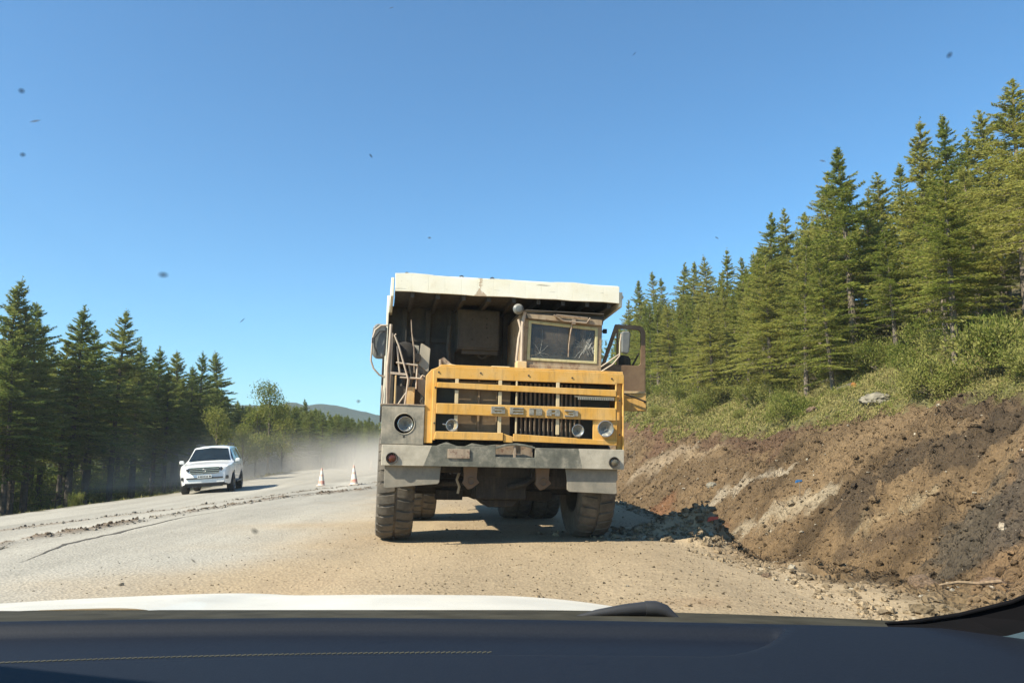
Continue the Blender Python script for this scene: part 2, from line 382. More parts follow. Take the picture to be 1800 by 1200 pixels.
#TERR1
# ---------------------------------------------------------------- the ground
def seg_dist(x, y, P):
    d = np.full(x.shape, 1e9)
    if len(P) == 1: return np.hypot(x-P[0][0], y-P[0][1])
    for (ax, ay), (bx, by) in zip(P[:-1], P[1:]):
        vx, vy = bx-ax, by-ay; t = np.clip(((x-ax)*vx+(y-ay)*vy)/(vx*vx+vy*vy+1e-9), 0, 1)
        d = np.minimum(d, np.hypot(x-ax-t*vx, y-ay-t*vy))
    return d
SOILS_AND_LIT = [  # (polyline on the ground, half width, soft edge, albedo): kinds of soil laid bare on the bank, plus one ridge's sunlight painted pale
    ([(11.3, 19.3), (11.1, 17.2), (11.2, 14)], .5, .4, (.075, .052, .032)),
    ([(10.7, 16.1), (9.8, 16.4), (9.3, 17.2), (8.6, 17.5), (8.0, 18.0), (7.5, 17.2), (7.25, 16.7)], .55, .25, (.060, .043, .027)),
    ([(10.2, 13.6), (8.9, 13.5), (8.5, 13.9), (7.9, 13.4), (7.3, 12.6)], .75, .5, (.070, .058, .042)),
    ([(9.6, 11.6), (8.2, 12.0), (7.3, 11.6)], .6, .5, (.075, .062, .045)),
    ([(7.75, 15.3), (7.3, 15.6), (6.9, 16.3)], .22, .2, (.10, .068, .04)),
    ([(8.5, 32.2), (8.7, 29.0), (8.9, 25.2)], .65, .35, (.10, .060, .036)),
    ([(7.6, 49), (8.2, 45), (8.3, 41), (7.3, 38)], .8, .6, (.13, .075, .045)),
    ([(5.1, 28), (5.0, 24), (5.3, 21.5)], .5, .4, (.17, .085, .042)),
    ([(6.2, 24.3), (6.9, 23.8), (7.3, 23.2), (7.7, 22.2)], .22, .25, (.45, .38, .28)),
    ([(6.0, 20.8), (6.5, 19.9), (7.1, 19.6), (7.4, 19.0)], .33, .3, (.44, .37, .26)),
    ([(5.9, 36.5), (6.6, 34.6), (7.2, 33)], .5, .4, (.36, .28, .19)),
    ([(8.6, 16.0), (7.9, 16.2), (7.2, 16.4)], .15, .22, (.36, .29, .18)),  # ridge catching the sun, its light painted as a paler strip
    ([(7.4, 32.3), (8.0, 30.4)], .3, .4, (.32, .24, .15)),
    ([(11.2, 24.6), (11.6, 24.0)], .35, .3, (.40, .36, .27)),
]
def soil(x, y, z):
    n1 = fbm(x*.5, y*.5, 4, 31); n2 = fbm(x*3.1, y*3.1, 4, 32); n3 = fbm(x*.8, y*.25, 4, 33)
    xe = EDGE(y); xc = CRX(y)+fbm(y*.35, x*0+3, 3, 5)*1.6
    grey = np.array([.335, .31, .26]); tan = np.array([.32, .245, .155])
    f = sm(-5.5, -1.5, x+n1*3)[:, None]
    c = grey*(1-f)+tan*f
    tr = fbm(x*1.3+fbm(y*.05, y*0, 2, 71)*4, y*.07, 4, 72); wet = fbm(x*.9+9, y*.5, 4, 73); c = c*(1+.35*n3[:, None]+.14*n2[:, None]+.45*tr[:, None]); k = (sm(.10, .30, wet)*sm(-4, 1, x)*.5)[:, None]; c = c*(1-k)+np.array([.22, .155, .10])*k
    red = sm(.1, .35, n1)*sm(-3, 0, x); c = c*(1-red[:, None]*np.array([.05, .16, .22]))
    w1 = np.interp(y, [8, 12, 16, 22, 26, 40, 60], [-6.9, -7.6, -7.5, -6.7, -5.2, -4.0, -3.4])+.25*fbm(y*.4, y*0, 2, 3)
    w2 = np.interp(y, [8, 15, 21, 31, 60], [-9.6, -9.8, -8.1, -5.8, -4.4])+.3*fbm(y*.4, y*0+5, 2, 3)
    for wv, wd, am in ((w1, .17, .85), (w2, .14, .6)):
        k = np.exp(-((x-wv)/wd)**2)*sm(-.22, .1, fbm(x*4, y*2.2, 3, 4))*am*(1-sm(40, 60, y))
        c = c*(1-k[:, None])+np.array([.17, .115, .07])*k[:, None]
    bank = np.array([.148, .099, .053])*(1+.55*n1[:, None]+.5*n2[:, None])
    q = x*.55-y*.83; r = x*.83+y*.55
    st = fbm(q*1.6, r*.35, 4, 34)
    bank = bank*(1-(sm(.05, .3, st)*.45)[:, None]); k = (sm(.08, .35, -st)*.45)[:, None]; bank = bank*(1-k)+np.array([.22, .150, .08])*k
    for P, wd, so_, cc in SOILS_AND_LIT:
        k = (1-sm(wd-so_*.5, wd+so_, seg_dist(x+.9*fbm(x*1.7, y*1.7, 4, 61), y+.9*fbm(x*1.7, y*1.7, 4, 62), P)+n2*wd*1.6+n1*.3+np.abs(st)*.5))[:, None]*(.86 if cc[0] < .3 else .5)
        bank = bank*(1-k)+np.array(cc)*(1+.5*n2[:, None])*k
    near = sm(9.5, 7.5, y)*(1-sm(7, 8.5, x)); bank = bank*(1-near[:, None])+np.array([.19, .14, .08])*(1+.5*n2[:, None])*near[:, None]
    t = sm(-.6, .8, x-xe+n2*1.5)[:, None]; c = c*(1-t)+bank*t
    hill = np.array([.10, .095, .038])*(1+.7*n2[:, None]); bare = sm(.08, .3, n1)[:, None]*.6
    hill = hill*(1-bare)+np.array([.20, .15, .09])*bare
    t = sm(-.3, .5, x-xc+n2*1.6)[:, None]; c = c*(1-t)+hill*t
    t = sm(-13.4, -14.6, x+n2*1.4)[:, None]; c = c*(1-t)+np.array([.075, .062, .032])*(1+.6*n2[:, None])*t
    t = sm(84, 92, y+n1*10)[:, None]; c = c*(1-t)+np.array([.07, .08, .03])*t
    return np.clip(c, .01, .8)
def terrain_mat(name, fine, bumpd, rough=.95, k=1.0):
    m, n, b, L = mat_new(name)
    at = n.nodes.new('ShaderNodeAttribute'); at.attribute_name = 'soil'
    tc = n.nodes.new('ShaderNodeTexCoord')
    a = N(n, 'ShaderNodeTexNoise', Scale=fine, Detail=8, Roughness=.72); L.new(tc.outputs['Object'], a.inputs[0])
    v = N(n, 'ShaderNodeTexVoronoi', Scale=fine*2.2); L.new(tc.outputs['Object'], v.inputs['Vector'])
    r1 = ramp(n, L, a.outputs[0], [(.28, (1-.45*k, 1-.47*k, 1-.5*k)), (.5, (1, 1, 1)), (.75, (1+.38*k, 1+.36*k, 1+.32*k))])
    c = mix(n, L, 1.0, at.outputs[0], r1.outputs[0], 'MULTIPLY')
    r2 = ramp(n, L, v.outputs[0], [(.0, (.72, .70, .68)), (.28, (1, 1, 1))])
    v2 = N(n, 'ShaderNodeTexVoronoi', Scale=fine*.9, feature='F1'); L.new(tc.outputs['Object'], v2.inputs['Vector'])
    c = mix(n, L, .8*k, c, r2.outputs[0], 'MULTIPLY')
    L.new(c, b.inputs['Base Color']); b.inputs['Roughness'].default_value = rough; b.inputs['Specular IOR Level'].default_value = .15
    h = N(n, 'ShaderNodeMath', operation='ADD'); L.new(a.outputs[0], h.inputs[0]); L.new(v.outputs[0], h.inputs[1])
    bump(n, L, h.outputs[0], b, .9, bumpd); return m
M['road'] = terrain_mat('dusty_road', 13, .009, k=.62); M['bank'] = terrain_mat('bare_soil', 9, .06); M['floor'] = terrain_mat('forest_soil', 4, .05)
def spaced(*seg):
    out = []
    for a, b, n_ in seg: out += list(np.linspace(a, b, n_, endpoint=False))
    return np.array(out+[seg[-1][1]])
def geo_s(a, b, n_): return list(np.geomspace(a, b, n_))
xs = np.array(sorted(set([-v for v in geo_s(40, 880, 16)]+list(np.linspace(-38, -16, 22))+list(np.linspace(-15.6, 1.5, 200))+list(np.linspace(1.56, 13, 270))+list(np.linspace(13.2, 40, 70))+geo_s(42, 880, 16))))
ys = np.array(sorted(set(list(np.linspace(-60, 2, 10))+list(np.linspace(3, 6.8, 14))+list(np.linspace(7, 13.5, 180))+list(np.linspace(13.56, 27, 230))+list(np.linspace(27.1, 60, 170))+list(np.linspace(61, 130, 60))+geo_s(135, 900, 18))))
X, Y = np.meshgrid(xs, ys); Z = terr(X, Y)
far = sm(160, 500, np.hypot(X, Y)); Z = Z*(1-far)+far*(-3)
nx, ny = len(xs), len(ys)
cx = (X[:-1, :-1]+X[1:, 1:])/2; cy = (Y[:-1, :-1]+Y[1:, 1:])/2
idx = np.arange(nx*ny).reshape(ny, nx)
quads = np.stack([idx[:-1, :-1], idx[:-1, 1:], idx[1:, 1:], idx[1:, :-1]], -1)
reg = np.full(cx.shape, 4)
reg[cx < -14.3] = 0
reg[(cx >= -14.3) & (cx < EDGE(cy)+.5)] = 1
reg[(cx >= EDGE(cy)+.5) & (cx < CRX(cy))] = 2
reg[cx >= CRX(cy)] = 3
reg[cy > 92] = 4
reg[(cx > 60) | (cx < -60)] = 4
P3 = np.stack([X, Y, Z], -1).reshape(-1, 3)
soilc = soil(P3[:, 0], P3[:, 1], P3[:, 2])
def region(name, k, mat):
    q = quads[reg == k].reshape(-1, 4); u, inv = np.unique(q, return_inverse=True)
    me = idx_mesh(name, P3[u], inv.reshape(-1, 4)); o = link_mesh(name, me, mat)
    a = me.attributes.new('soil', 'FLOAT_COLOR', 'POINT')
    a.data.foreach_set('color', np.concatenate([soilc[u], np.ones((len(u), 1))], 1).astype(np.float32).reshape(-1))
    return tag(o, kind='structure')
region('forest_floor', 0, M['floor']); region('road', 1, M['road']); region('dirt_bank', 2, M['bank']); region('hillside', 3, M['floor']); region('ground', 4, M['floor'])
def gz(x, y): return float(terr(np.array([x]), np.array([y]))[0])

# dark cracks in the road surface, thin strips lying 4 mm above it
def crack(P, wd):
    vs = []; fs = []; n_ = 60; P = np.array(P, float); t = np.linspace(0, len(P)-1, n_)
    x = np.interp(t, range(len(P)), P[:, 0])+.05*fbm(t*5, t*0, 3, 51)*2; y = np.interp(t, range(len(P)), P[:, 1])
    for i in range(n_):
        k = wd*max(.15, math.sin(math.pi*i/(n_-1))*(.6+.9*float(vnoise(np.array([i*.7]), np.array([wd*50]), 3)[0])))
        for s_ in (-1, 1): vs.append((x[i]+s_*k, y[i], gz(x[i]+s_*k, y[i])+.006))
    fs = [(2*i, 2*i+1, 2*i+3, 2*i+2) for i in range(n_-1)]
    mb = MB(); mb.add(vs, fs); return mb
M['crack'] = plain('crack_shadow_dirt', (.10, .085, .065), .95, 0, .3, 30)
tag(crack([(-6.0, 9.6), (-6.45, 11.4), (-6.5, 12.8), (-6.7, 15.9), (-6.2, 18.5)], .035).build('road_crack', M['crack']), kind='structure')
tag(crack([(-4.0, 10.0), (-2.9, 10.2), (-1.9, 10.1)], .012).build('road_crack', M['crack']), kind='structure')
tag(crack([(-7.8, 20.5), (-6.5, 23.5), (-5.9, 26.5)], .03).build('road_crack', M['crack']), kind='structure')

# distant hills
def hills(name, dist, prof, c, seed):
    px = np.array([p[0] for p in prof], float); pz = np.array([p[1] for p in prof], float)
    n_ = 260; m_ = 26; u = np.linspace(px[0], px[-1], n_); hz = np.interp(u, px, pz)
    vs = []
    for j in range(m_):
        t = j/(m_-1)
        yy = dist+(t-.5)*dist*.9; prof_h = math.sin(math.pi*t)**1.1 if t < .5 else 1-(t-.5)*.4
        for i in range(n_):
            k = fbm(np.array([u[i]*.03+seed]), np.array([yy*.02]), 5, seed)[0]
            vs.append((u[i]*(yy/dist), yy, -8+(hz[i]+8)*prof_h*(1+.16*k*(1 if t < .5 else .3))))
    fs = [(j*n_+i, j*n_+i+1, (j+1)*n_+i+1, (j+1)*n_+i) for j in range(m_-1) for i in range(n_-1)]
    me = idx_mesh(name, np.array(vs), np.array(fs)); return tag(link_mesh(name, me, c), kind='structure')
def hill_mat():
    m, n, b, L = mat_new('forested_hill'); a = noise(n, L, .05, 10, .78)
    L.new(ramp(n, L, a.outputs[0], [(.35, (.028, .045, .022)), (.55, (.055, .075, .032)), (.72, (.12, .11, .06))]).outputs[0], b.inputs['Base Color'])
    b.inputs['Roughness'].default_value = 1; bump(n, L, a.outputs[0], b, 1, 9); return m
M['hill'] = hill_mat()
hills('hills', 600, [(x*600/1900, (z-1.35)*600/1900+1.35) for x, z in [(-2300, 60), (-1500, 120), (-1000, 130), (-760, 108), (-640, 110), (-575, 106), (-540, 112), (-510, 103), (-470, 108), (-440, 104), (-380, 92), (-330, 82), (-300, 86), (-200, 60), (200, 50), (900, 60)]], M['hill'], 3)

# loose rubble: uncountable small stones and clods
def rubble(name, n_, place, size, mat, seed):
    rg = np.random.default_rng(seed)
    ico_v = []; ph = (1+5**.5)/2
    for a in (-1, 1):
        for b_ in (-ph, ph): ico_v += [(0, a, b_), (a, b_, 0), (b_, 0, a)]
    ico_v = np.array(ico_v)/1.9
    # faces of the icosahedron: triples at edge length 2/1.9
    D = np.linalg.norm(ico_v[:, None]-ico_v[None], axis=-1); e = 2/1.9
    tr = [(i, j, k) for i in range(12) for j in range(i+1, 12) for k in range(j+1, 12) if abs(D[i, j]-e) < .01 and abs(D[j, k]-e) < .01 and abs(D[i, k]-e) < .01]
    tr = [t if np.dot(np.cross(ico_v[t[1]]-ico_v[t[0]], ico_v[t[2]]-ico_v[t[0]]), ico_v[t[0]]) > 0 else (t[0], t[2], t[1]) for t in tr]; tr = np.array(tr)
    x, y = place(rg, n_); n_ = len(x); z = terr(x, y); s_ = size(rg, n_)
    V = ico_v[None]*(1+rg.uniform(-.35, .35, (n_, 12, 1)))*rg.uniform(.55, 1.3, (n_, 1, 3))
    a = rg.uniform(0, 2*np.pi, n_); ca, sa = np.cos(a)[:, None], np.sin(a)[:, None]
    V = np.stack([V[..., 0]*ca-V[..., 1]*sa, V[..., 0]*sa+V[..., 1]*ca, V[..., 2]*.75], -1)*s_[:, None, None]*.5
    V = V+np.stack([x, y, z+s_*.12], -1)[:, None]
    Fq = (tr[None]+(np.arange(n_)*12)[:, None, None]).reshape(-1, 3)
    me = idx_mesh(name, V.reshape(-1, 3), Fq, smooth=False); o = link_mesh(name, me, mat)
    cc = soil(x, y, z)*rg.uniform(.45, 1.15, (n_, 1)); pale = (rg.uniform(0, 1, n_) < .03)[:, None]; cc = np.where(pale, np.array([.36, .31, .23]), cc)
    at_ = me.attributes.new('soil', 'FLOAT_COLOR', 'POINT')
    at_.data.foreach_set('color', np.concatenate([np.repeat(cc, 12, 0), np.ones((n_*12, 1))], 1).astype(np.float32).reshape(-1))
    return tag(o, kind='stuff')
def pl_bank(rg, n_):
    y = rg.uniform(0, 1, n_)**1.6*40+7.2; t = np.where(y < 11, rg.uniform(-.1, 1.02, n_), rg.uniform(-.04, 1.02, n_)); k = (y > 9.5) | (rg.uniform(0, 1, n_) < .5); y, t = y[k], t[k]; x = EDGE(y)+(CRX(y)-EDGE(y))*t; return x, y
def pl_heap(rg, n_): return rg.normal(2.9, .75, n_), rg.normal(12.7, .45, n_)
def pl_road(rg, n_):
    y = rg.uniform(0, 1, n_)**1.5*22+6.8; x = 3.6-np.abs(rg.normal(0, 1, n_))*3.4; k = x > -9; return x[k], y[k]
def pl_row(rg, n_):
    y = rg.uniform(9, 42, n_); w1 = np.interp(y, [8, 12, 16, 22, 26, 40, 60], [-6.9, -7.6, -7.5, -6.7, -5.2, -4.0, -3.4])+.25*fbm(y*.4, y*0, 2, 3)
    w2 = np.interp(y, [8, 15, 21, 31, 60], [-9.6, -9.8, -8.1, -5.8, -4.4])+.3*fbm(y*.4, y*0+5, 2, 3)
    x = np.where(rg.uniform(0, 1, n_) < .66, w1, w2)+rg.normal(0, .13, n_)
    k = fbm(x*4, y*2.2, 3, 4)+rg.uniform(-.25, .3, n_) > 0; return x[k], y[k]
rubble('rubble', 42000, pl_bank, lambda g, n_: np.clip(g.lognormal(-3.45, .62, n_), .012, .20), M['bank'], 1)
rubble('heap_clods', 1000, pl_heap, lambda g, n_: np.clip(g.lognormal(-3.0, .6, n_), .02, .17), M['bank'], 4)
rubble('gravel', 7200, pl_road, lambda g, n_: np.clip(g.lognormal(-4.3, .45, n_), .006, .05), M['bank'], 2)
rubble('spilled_dirt', 3600, pl_row, lambda g, n_: np.clip(g.lognormal(-3.4, .5, n_), .012, .10), M['bank'], 3)
# ---------------------------------------------------------------- the dump truck (own axes: x right, y back, z up, origin on the ground under the bumper)
truck = tag(empty('dump_truck', (-.10, 11.0, 0), (0, R(1.2), R(9.8))),
            'big yellow mining dump truck with cream canopy, cracked windscreen and open cab door', 'dump truck')
T = truck
# bumper with a pushed-up lip and a slot in its middle
b = MB()
b.box(-1.75, -.16, 0, .05, 1.10, 1.385); b.box(.41, 1.73, 0, .05, 1.10, 1.385)
b.box(-.16, .41, 0, .05, 1.10, 1.245)
b.prism([(-.16, 1.355), (.0, 1.40), (.13, 1.415), (.26, 1.40), (.41, 1.37), (.41, 1.395), (.27, 1.43), (.13, 1.445), (-.02, 1.43), (-.16, 1.385)], -.004, .05)
b.prism([(-.6, 1.385), (-.5, 1.43), (-.3, 1.40), (-.16, 1.42), (-.16, 1.386)], .004, .02); b.prism([(-1.0, 1.386), (-.86, 1.44), (-.75, 1.40), (-.7, 1.386)], .01, .03)
b.box(-1.75, 1.73, .05, .36, 1.10, 1.12); b.box(-1.75, -.5, .05, .36, 1.36, 1.383); b.box(.55, 1.73, .05, .36, 1.36, 1.383)
b.box(-1.75, -1.72, .05, .36, 1.12, 1.36); b.box(1.70, 1.73, .05, .36, 1.12, 1.36)
bump_o = b.build('bumper', M['bumper'], T, .006)
b = MB(); b.box(-.84, -.53, -.02, -.001, 1.215, 1.345); b.build('bracket_plate', M['bracket'], bump_o, .004)
b = MB(); b.box(.10, .13, .012, .045, 1.245, 1.40); b.box(-.155, .405, .16, .20, 1.20, 1.42); b.build('slot_pin', M['bracket'], bump_o)
for i, (x, mt) in enumerate(((-1.61, 'lens_red'), (1.58, 'lens_clear'))):
    b = MB(); b.lathe([(.058, .02), (.062, -.02), (.078, -.028), (.082, -.012), (.082, .0)], (x, 0, 1.20), 'y', 28)
    f = b.build('fog_lamp', M['dark'], T, smooth=True)
    b = MB(); b.lathe([(.001, -.022), (.03, -.020), (.058, -.006)], (x, 0, 1.20), 'y', 28); b.build('lens', M[mt], f, smooth=True)
# mud flaps under the bumper ends
b = MB(); b.prism([(-1.70, 1.098), (-.92, 1.098), (-.935, .88), (-.96, .855), (-1.45, .81), (-1.66, .79), (-1.70, .80)], .085, .11); b.build('mud_flap', M['flap'], T, .005)
b = MB(); b.prism([(.88, 1.098), (1.655, 1.098), (1.66, .95), (1.64, .93), (1.65, .76), (1.62, .745), (1.1, .765), (.94, .77), (.905, .80), (.90, .93)], .085, .11); b.build('mud_flap', M['flap'], T, .005)
# headlamp box at the left
b = MB(); o_ = rect_pts(-1.77, -1.18, 1.395, 1.935, -1.455, 1.68, 40); i_ = circ(-1.455, 1.68, .137, 40)
b.ring(o_, i_, .06, .08); b.box(-1.77, -1.75, .08, .55, 1.395, 1.935); b.box(-1.20, -1.18, .08, .55, 1.395, 1.935)
b.box(-1.75, -1.20, .08, .55, 1.915, 1.935); b.box(-1.75, -1.20, .08, .55, 1.395, 1.415)
b.lathe([(.137, .06), (.141, .052), (.150, .052), (.152, .062)], (-1.455, 0, 1.68), 'y', 40)
hb = b.build('headlamp_box', M['hlbox'], T, .004)
b = MB(); b.box(-1.80, -1.17, .05, .5, 1.936, 1.955); b.build('box_lip', M['bracket'], hb, .004)
b = MB(); b.lathe([(.135, .12), (.135, .20), (.02, .22)], (-1.455, 0, 1.68), 'y', 32); b.lathe([(.135, .082), (.135, .12)], (-1.455, 0, 1.68), 'y', 32); b.lathe([(.001, -.001), (.016, -.001)], (-1.455, .058, 1.50), 'y', 12); b.build('lamp_housing', M['dark'], hb, smooth=True)
def lamp(name, c, r, parent, shell='chrome', stub=None):
    b = MB(); x, y, z = c
    b.lathe([(r*.96, y-.004), (r, y-.006), (r*1.02, y), (r*.98, y+.03), (r*.6, y+.085), (r*.25, y+.095), (.001, y+.097)], (x, 0, z), 'y', 32)
    if stub: b.tube([(x, y+.05, z), stub], .012)
    o = b.build(name, M[shell], parent, smooth=True)
    b = MB(); b.lathe([(.001, y+.050), (r*.14, y+.046), (r*.16, y+.02), (r*.20, y+.018), (r*.22, y+.045), (r*.5, y+.036), (r*.52, y+.028), (r*.8, y+.010), (r*.95, y-.004)], (x, 0, z), 'y', 32)
    b.build('lens', M['lens'], o, smooth=True); b = MB(); b.torus((x, y-.008, z), r*.97, r*.07, 'y', 32, 8); b.build('lamp_rim', M['chrome'], o, smooth=True); return o
tag(lamp('headlamp', (-1.44, .105, 1.68), .105, T), 'headlamp sunk in the grey box')
tag(lamp('headlamp', (1.44, -.03, 1.68), .118, T), 'bright headlamp on the yellow grille')
lamp('spot_lamp', (-.79, .02, 1.675), .085, T, stub=(-.92, .06, 1.69)); lamp('spot_lamp', (1.035, .0, 1.645), .088, T, stub=(1.04, .1, 1.56))
# grille: yellow frame, bars, mullions
b = MB()
b.prism([(-1.06, 1.46), (-1.02, 1.46), (-1.02, 2.335), (1.61, 2.335), (1.61, 2.35), (1.735, 2.35), (1.73, 2.50), (-1.0, 2.505), (-1.06, 2.45)], .03, .07)
b.box(1.61, 1.635, .03, .07, 1.44, 2.35); b.prism([(1.27, 1.50), (1.61, 1.46), (1.61, 1.82), (1.27, 1.82)], .03, .06)
b.prism([(-1.0, 2.505), (1.73, 2.50), (1.73, 2.53), (-.96, 2.535)], .05, .09)
gf = b.build('grille_frame', M['yellow'], T, .006)
b = MB(); b.prism([(-1.175, 1.42), (-1.06, 1.42), (-1.06, 2.45), (-1.0, 2.50), (-1.10, 2.46), (-1.175, 2.37)], .08, .14); b.box(-1.075, -1.055, .03, .14, 1.42, 2.45); b.build('corner_post', M['yellow'], T, .006); b = MB()
b.box(1.655, 1.74, .10, .16, 1.38, 2.48); b.box(1.72, 1.74, .03, .16, 1.38, 2.48); b.build('corner_post', M['yellow'], T, .006)
b = MB(); b.prism([(-1.02, 2.20), (1.61, 2.155), (1.61, 2.25), (-1.02, 2.275)], .0, .03); b.box(-1.02, 1.61, .03, .06, 2.245, 2.255)
bar1 = b.build('grille_bar', M['yellow'], T, .008)
b = MB(); b.prism([(-1.02, 1.83), (1.61, 1.80), (1.61, 1.985), (-1.02, 1.98)], .0, .03); bar2 = b.build('grille_bar', M['yellow'], T, .008)
b = MB(); b.prism([(-1.04, 1.475), (-.06, 1.475), (-.06, 1.585), (-1.02, 1.585)], -.01, .03); b.prism([(-.05, 1.455), (.08, 1.45), (.1, 1.53), (-.05, 1.575)], .01, .04); b.prism([(.09, 1.47), (1.62, 1.445), (1.62, 1.51), (.09, 1.575)], .0, .035)
b.build('grille_bar', M['yellow'], T, .006)
b = MB()
for x in (-.735, -.11, .13, .74):
    wd = .025 if x != .13 else .012
    for z0, z1 in ((2.26, 2.335), (1.985, 2.17), (1.58, 1.82)): b = MB(); b.box(x-wd, x+wd, .032, .05, z0, z1); b.build('grille_mullion', M['mullion'], T, .003)
for (x, z) in ((-1.0, 2.42), (-.4, 2.43), (.3, 2.42), (.95, 2.41), (1.55, 2.42), (1.67, 1.6), (1.67, 2.1), (-1.04, 1.7), (-1.04, 2.2), (-.95, 1.53), (1.56, 1.485)):
    b = MB(); b.lathe([(.001, .018), (.012, .019), (.014, .03)], (x, 0, z), 'y', 8); b.build('bolt', M['dark2'], gf)
# what shows behind the grille: cooler panels at the left, shutter blades at the right
b = MB()
for x0, x1 in ((-.71, -.42), (-.39, -.15), (-.10, .06)):
    b.box(x0, x1, .16, .20, 1.50, 2.32)
    z = 1.51
    while z < 2.31: b.box(x0+.005, x1-.005, .150, .16, z, z+.008); z += .018
b.box(-.42, -.39, .13, .20, 1.48, 2.33); b.box(-.15, -.135, .13, .20, 1.48, 2.33); b.build('cooler_panel', M['radiator'], T)
b = MB(); b.box(-1.04, 1.62, .42, .46, 1.40, 2.49); b.build('radiator_core', M['dark'], T)
M['shroud'] = plain('dull_green_shroud', (.03, .034, .024), .7)
for x0, x1, y0 in ((-1.0, -.74, .2), (.80, 1.60, .30)): b = MB(); b.box(x0, x1, y0, y0+.03, 1.5, 2.33); b.build('radiator_shroud', M['shroud'], T)
for k in range(19):
    x = .17+k*.067; 
    if x > 1.12: break
    b = MB(); Mx = Matrix.Translation((x, .20, 1.91)) @ Matrix.Rotation(R(48), 4, 'Z'); b.box(-.024, .024, -.003, .003, -.41, .41, Mx); b.build('shutter_blade', M['bracket'], T)
b = MB(); x = 1.05
while x < 1.59: b.box(x, x+.018, .06, .075, 2.10, 2.145); x += .028
b.box(1.0, 1.6, .065, .08, 2.135, 2.15); b.build('toothed_strip', M['cream'], T)
# name across the middle bar, cast letters
st = {0: [(0, .05, 0, .1), (.05, .19, .078, .1), (.05, .19, .040, .064), (.05, .20, 0, .024), (.15, .20, .024, .062)],
      1: [(0, .05, 0, .1), (.05, .20, .078, .1), (.05, .20, .040, .062), (.05, .20, 0, .024)],
      2: [(0.012, .085, 0, .085), (.115, .205, 0, .085), (.02, .195, .085, .1)],
      3: [(0.0, .075, 0, .08), (.125, .20, 0, .08), (.02, .19, .08, .1), (.075, .125, .025, .05)],
      4: [(0, .15, .078, .1), (.06, .16, .04, .06), (0, .15, 0, .024), (.13, .20, .01, .09)]}
for i in range(5):
    b = MB(); x0 = -.24+i*.268
    for (a, c, d, e) in st[i]: b.box(x0+a, x0+c, -.022, -.001, 1.855+d-.004*i, 1.855+e-.004*i)
    b.build('letter', M['letter'], bar2, .003)
# bonnet and engine bay sides
b = MB(); b.prism([(.09, 2.50), (.09, 2.53), (1.55, 2.56), (1.55, 2.53)], -.98, 1.72, 'x'); b.prism([(.14, 2.36), (.14, 2.45), (1.6, 2.48), (1.6, 1.5), (.14, 1.5)], -1.075, -1.055, 'x'); b.prism([(.16, 2.45), (1.0, 2.5), (1.0, 2.0), (.16, 1.6)], 1.70, 1.72, 'x')
b.build('bonnet', M['yellow'], T, .006)
b = MB(); b.box(-.18, .12, .55, .95, 2.53, 2.60); b.build('bonnet_top_box', M['cab_low'], T, .02); b = MB(); b.prism([(-.92, 2.53), (-.9, 2.57), (-.8, 2.60), (-.66, 2.58), (-.6, 2.53)], .5, .8)
b.build('bonnet_top_box', M['cab_low'], T, .02)
b = MB(); b.tube([(-.93, .7, 2.52), (-.93, .7, 2.68)], .022); b.prism([(-.96, 2.67), (-.88, 2.72), (-.66, 2.54), (-.74, 2.54)], .72, .74); b.build('bonnet_bracket', M['bracket'], T)
# cab
cabp = MB(); cx0, cx1 = .34, 1.70
o4 = [(cx0+.02, 2.62), (cx1-.03, 2.62), (cx1-.01, 3.46), (cx0+.06, 3.50)]; i4 = [(.45, 2.76), (1.60, 2.745), (1.615, 3.335), (.475, 3.40)]
cabp.ring(o4, i4, 1.0, 1.05)
cabp.box(cx0, cx0+.04, 1.05, 2.25, 2.55, 3.50); cabp.box(cx0, cx1, 2.25, 2.29, 2.55, 3.52); cabp.box(cx1-.06, cx1, 2.05, 2.25, 2.6, 3.5); cabp.box(cx1-.06, cx1-.005, 1.05, 1.12, 2.6, 3.46)
cabp.prism([(.36, 2.60), (.42, 2.70), (1.60, 2.68), (1.66, 2.60), (1.60, 2.59), (.42, 2.61)], .975, .998)
cab = cabp.build('cab', M['cab_tan'], T, .008)
b = MB(); b.box(.33, 1.72, .97, 2.3, 3.50, 3.54); b.prism([(.37, 3.42), (1.68, 3.37), (1.70, 3.49), (.38, 3.545)], .94, .999); b.box(.36, 1.70, .90, .97, 3.535, 3.555); b.build('cab_roof', M['dark2'], T, .01)
b = MB(); b.prism([(.46, 3.42), (1.66, 3.36), (1.665, 3.45), (.42, 3.50)], .925, .938); b.build('visor_board', M['cab_tan'], T, .004)
b = MB(); b.box(.30, 1.72, .82, 1.05, 2.53, 2.60); b.box(.26, .42, .8, 1.0, 2.56, 2.72); b.build('cab_sill', M['cab_low'], T, .012)
b = MB(); i5 = [(.50, 2.80), (1.555, 2.785), (1.57, 3.29), (.52, 3.355)]; b.ring(i4, i5, .985, 1.03); wf = b.build('windscreen_frame', M['seal'], cab, .006)
b = MB(); b.add([(.50, 1.01, 2.80), (1.555, 1.01, 2.785), (1.57, 1.01, 3.29), (.52, 1.01, 3.355)], [(0, 1, 2, 3)]); ws = b.build('windscreen', M['glass_cab'], cab)
rnd = random.Random(4); M['crack_line'] = plain('crack_white', (.42, .42, .38), .4)
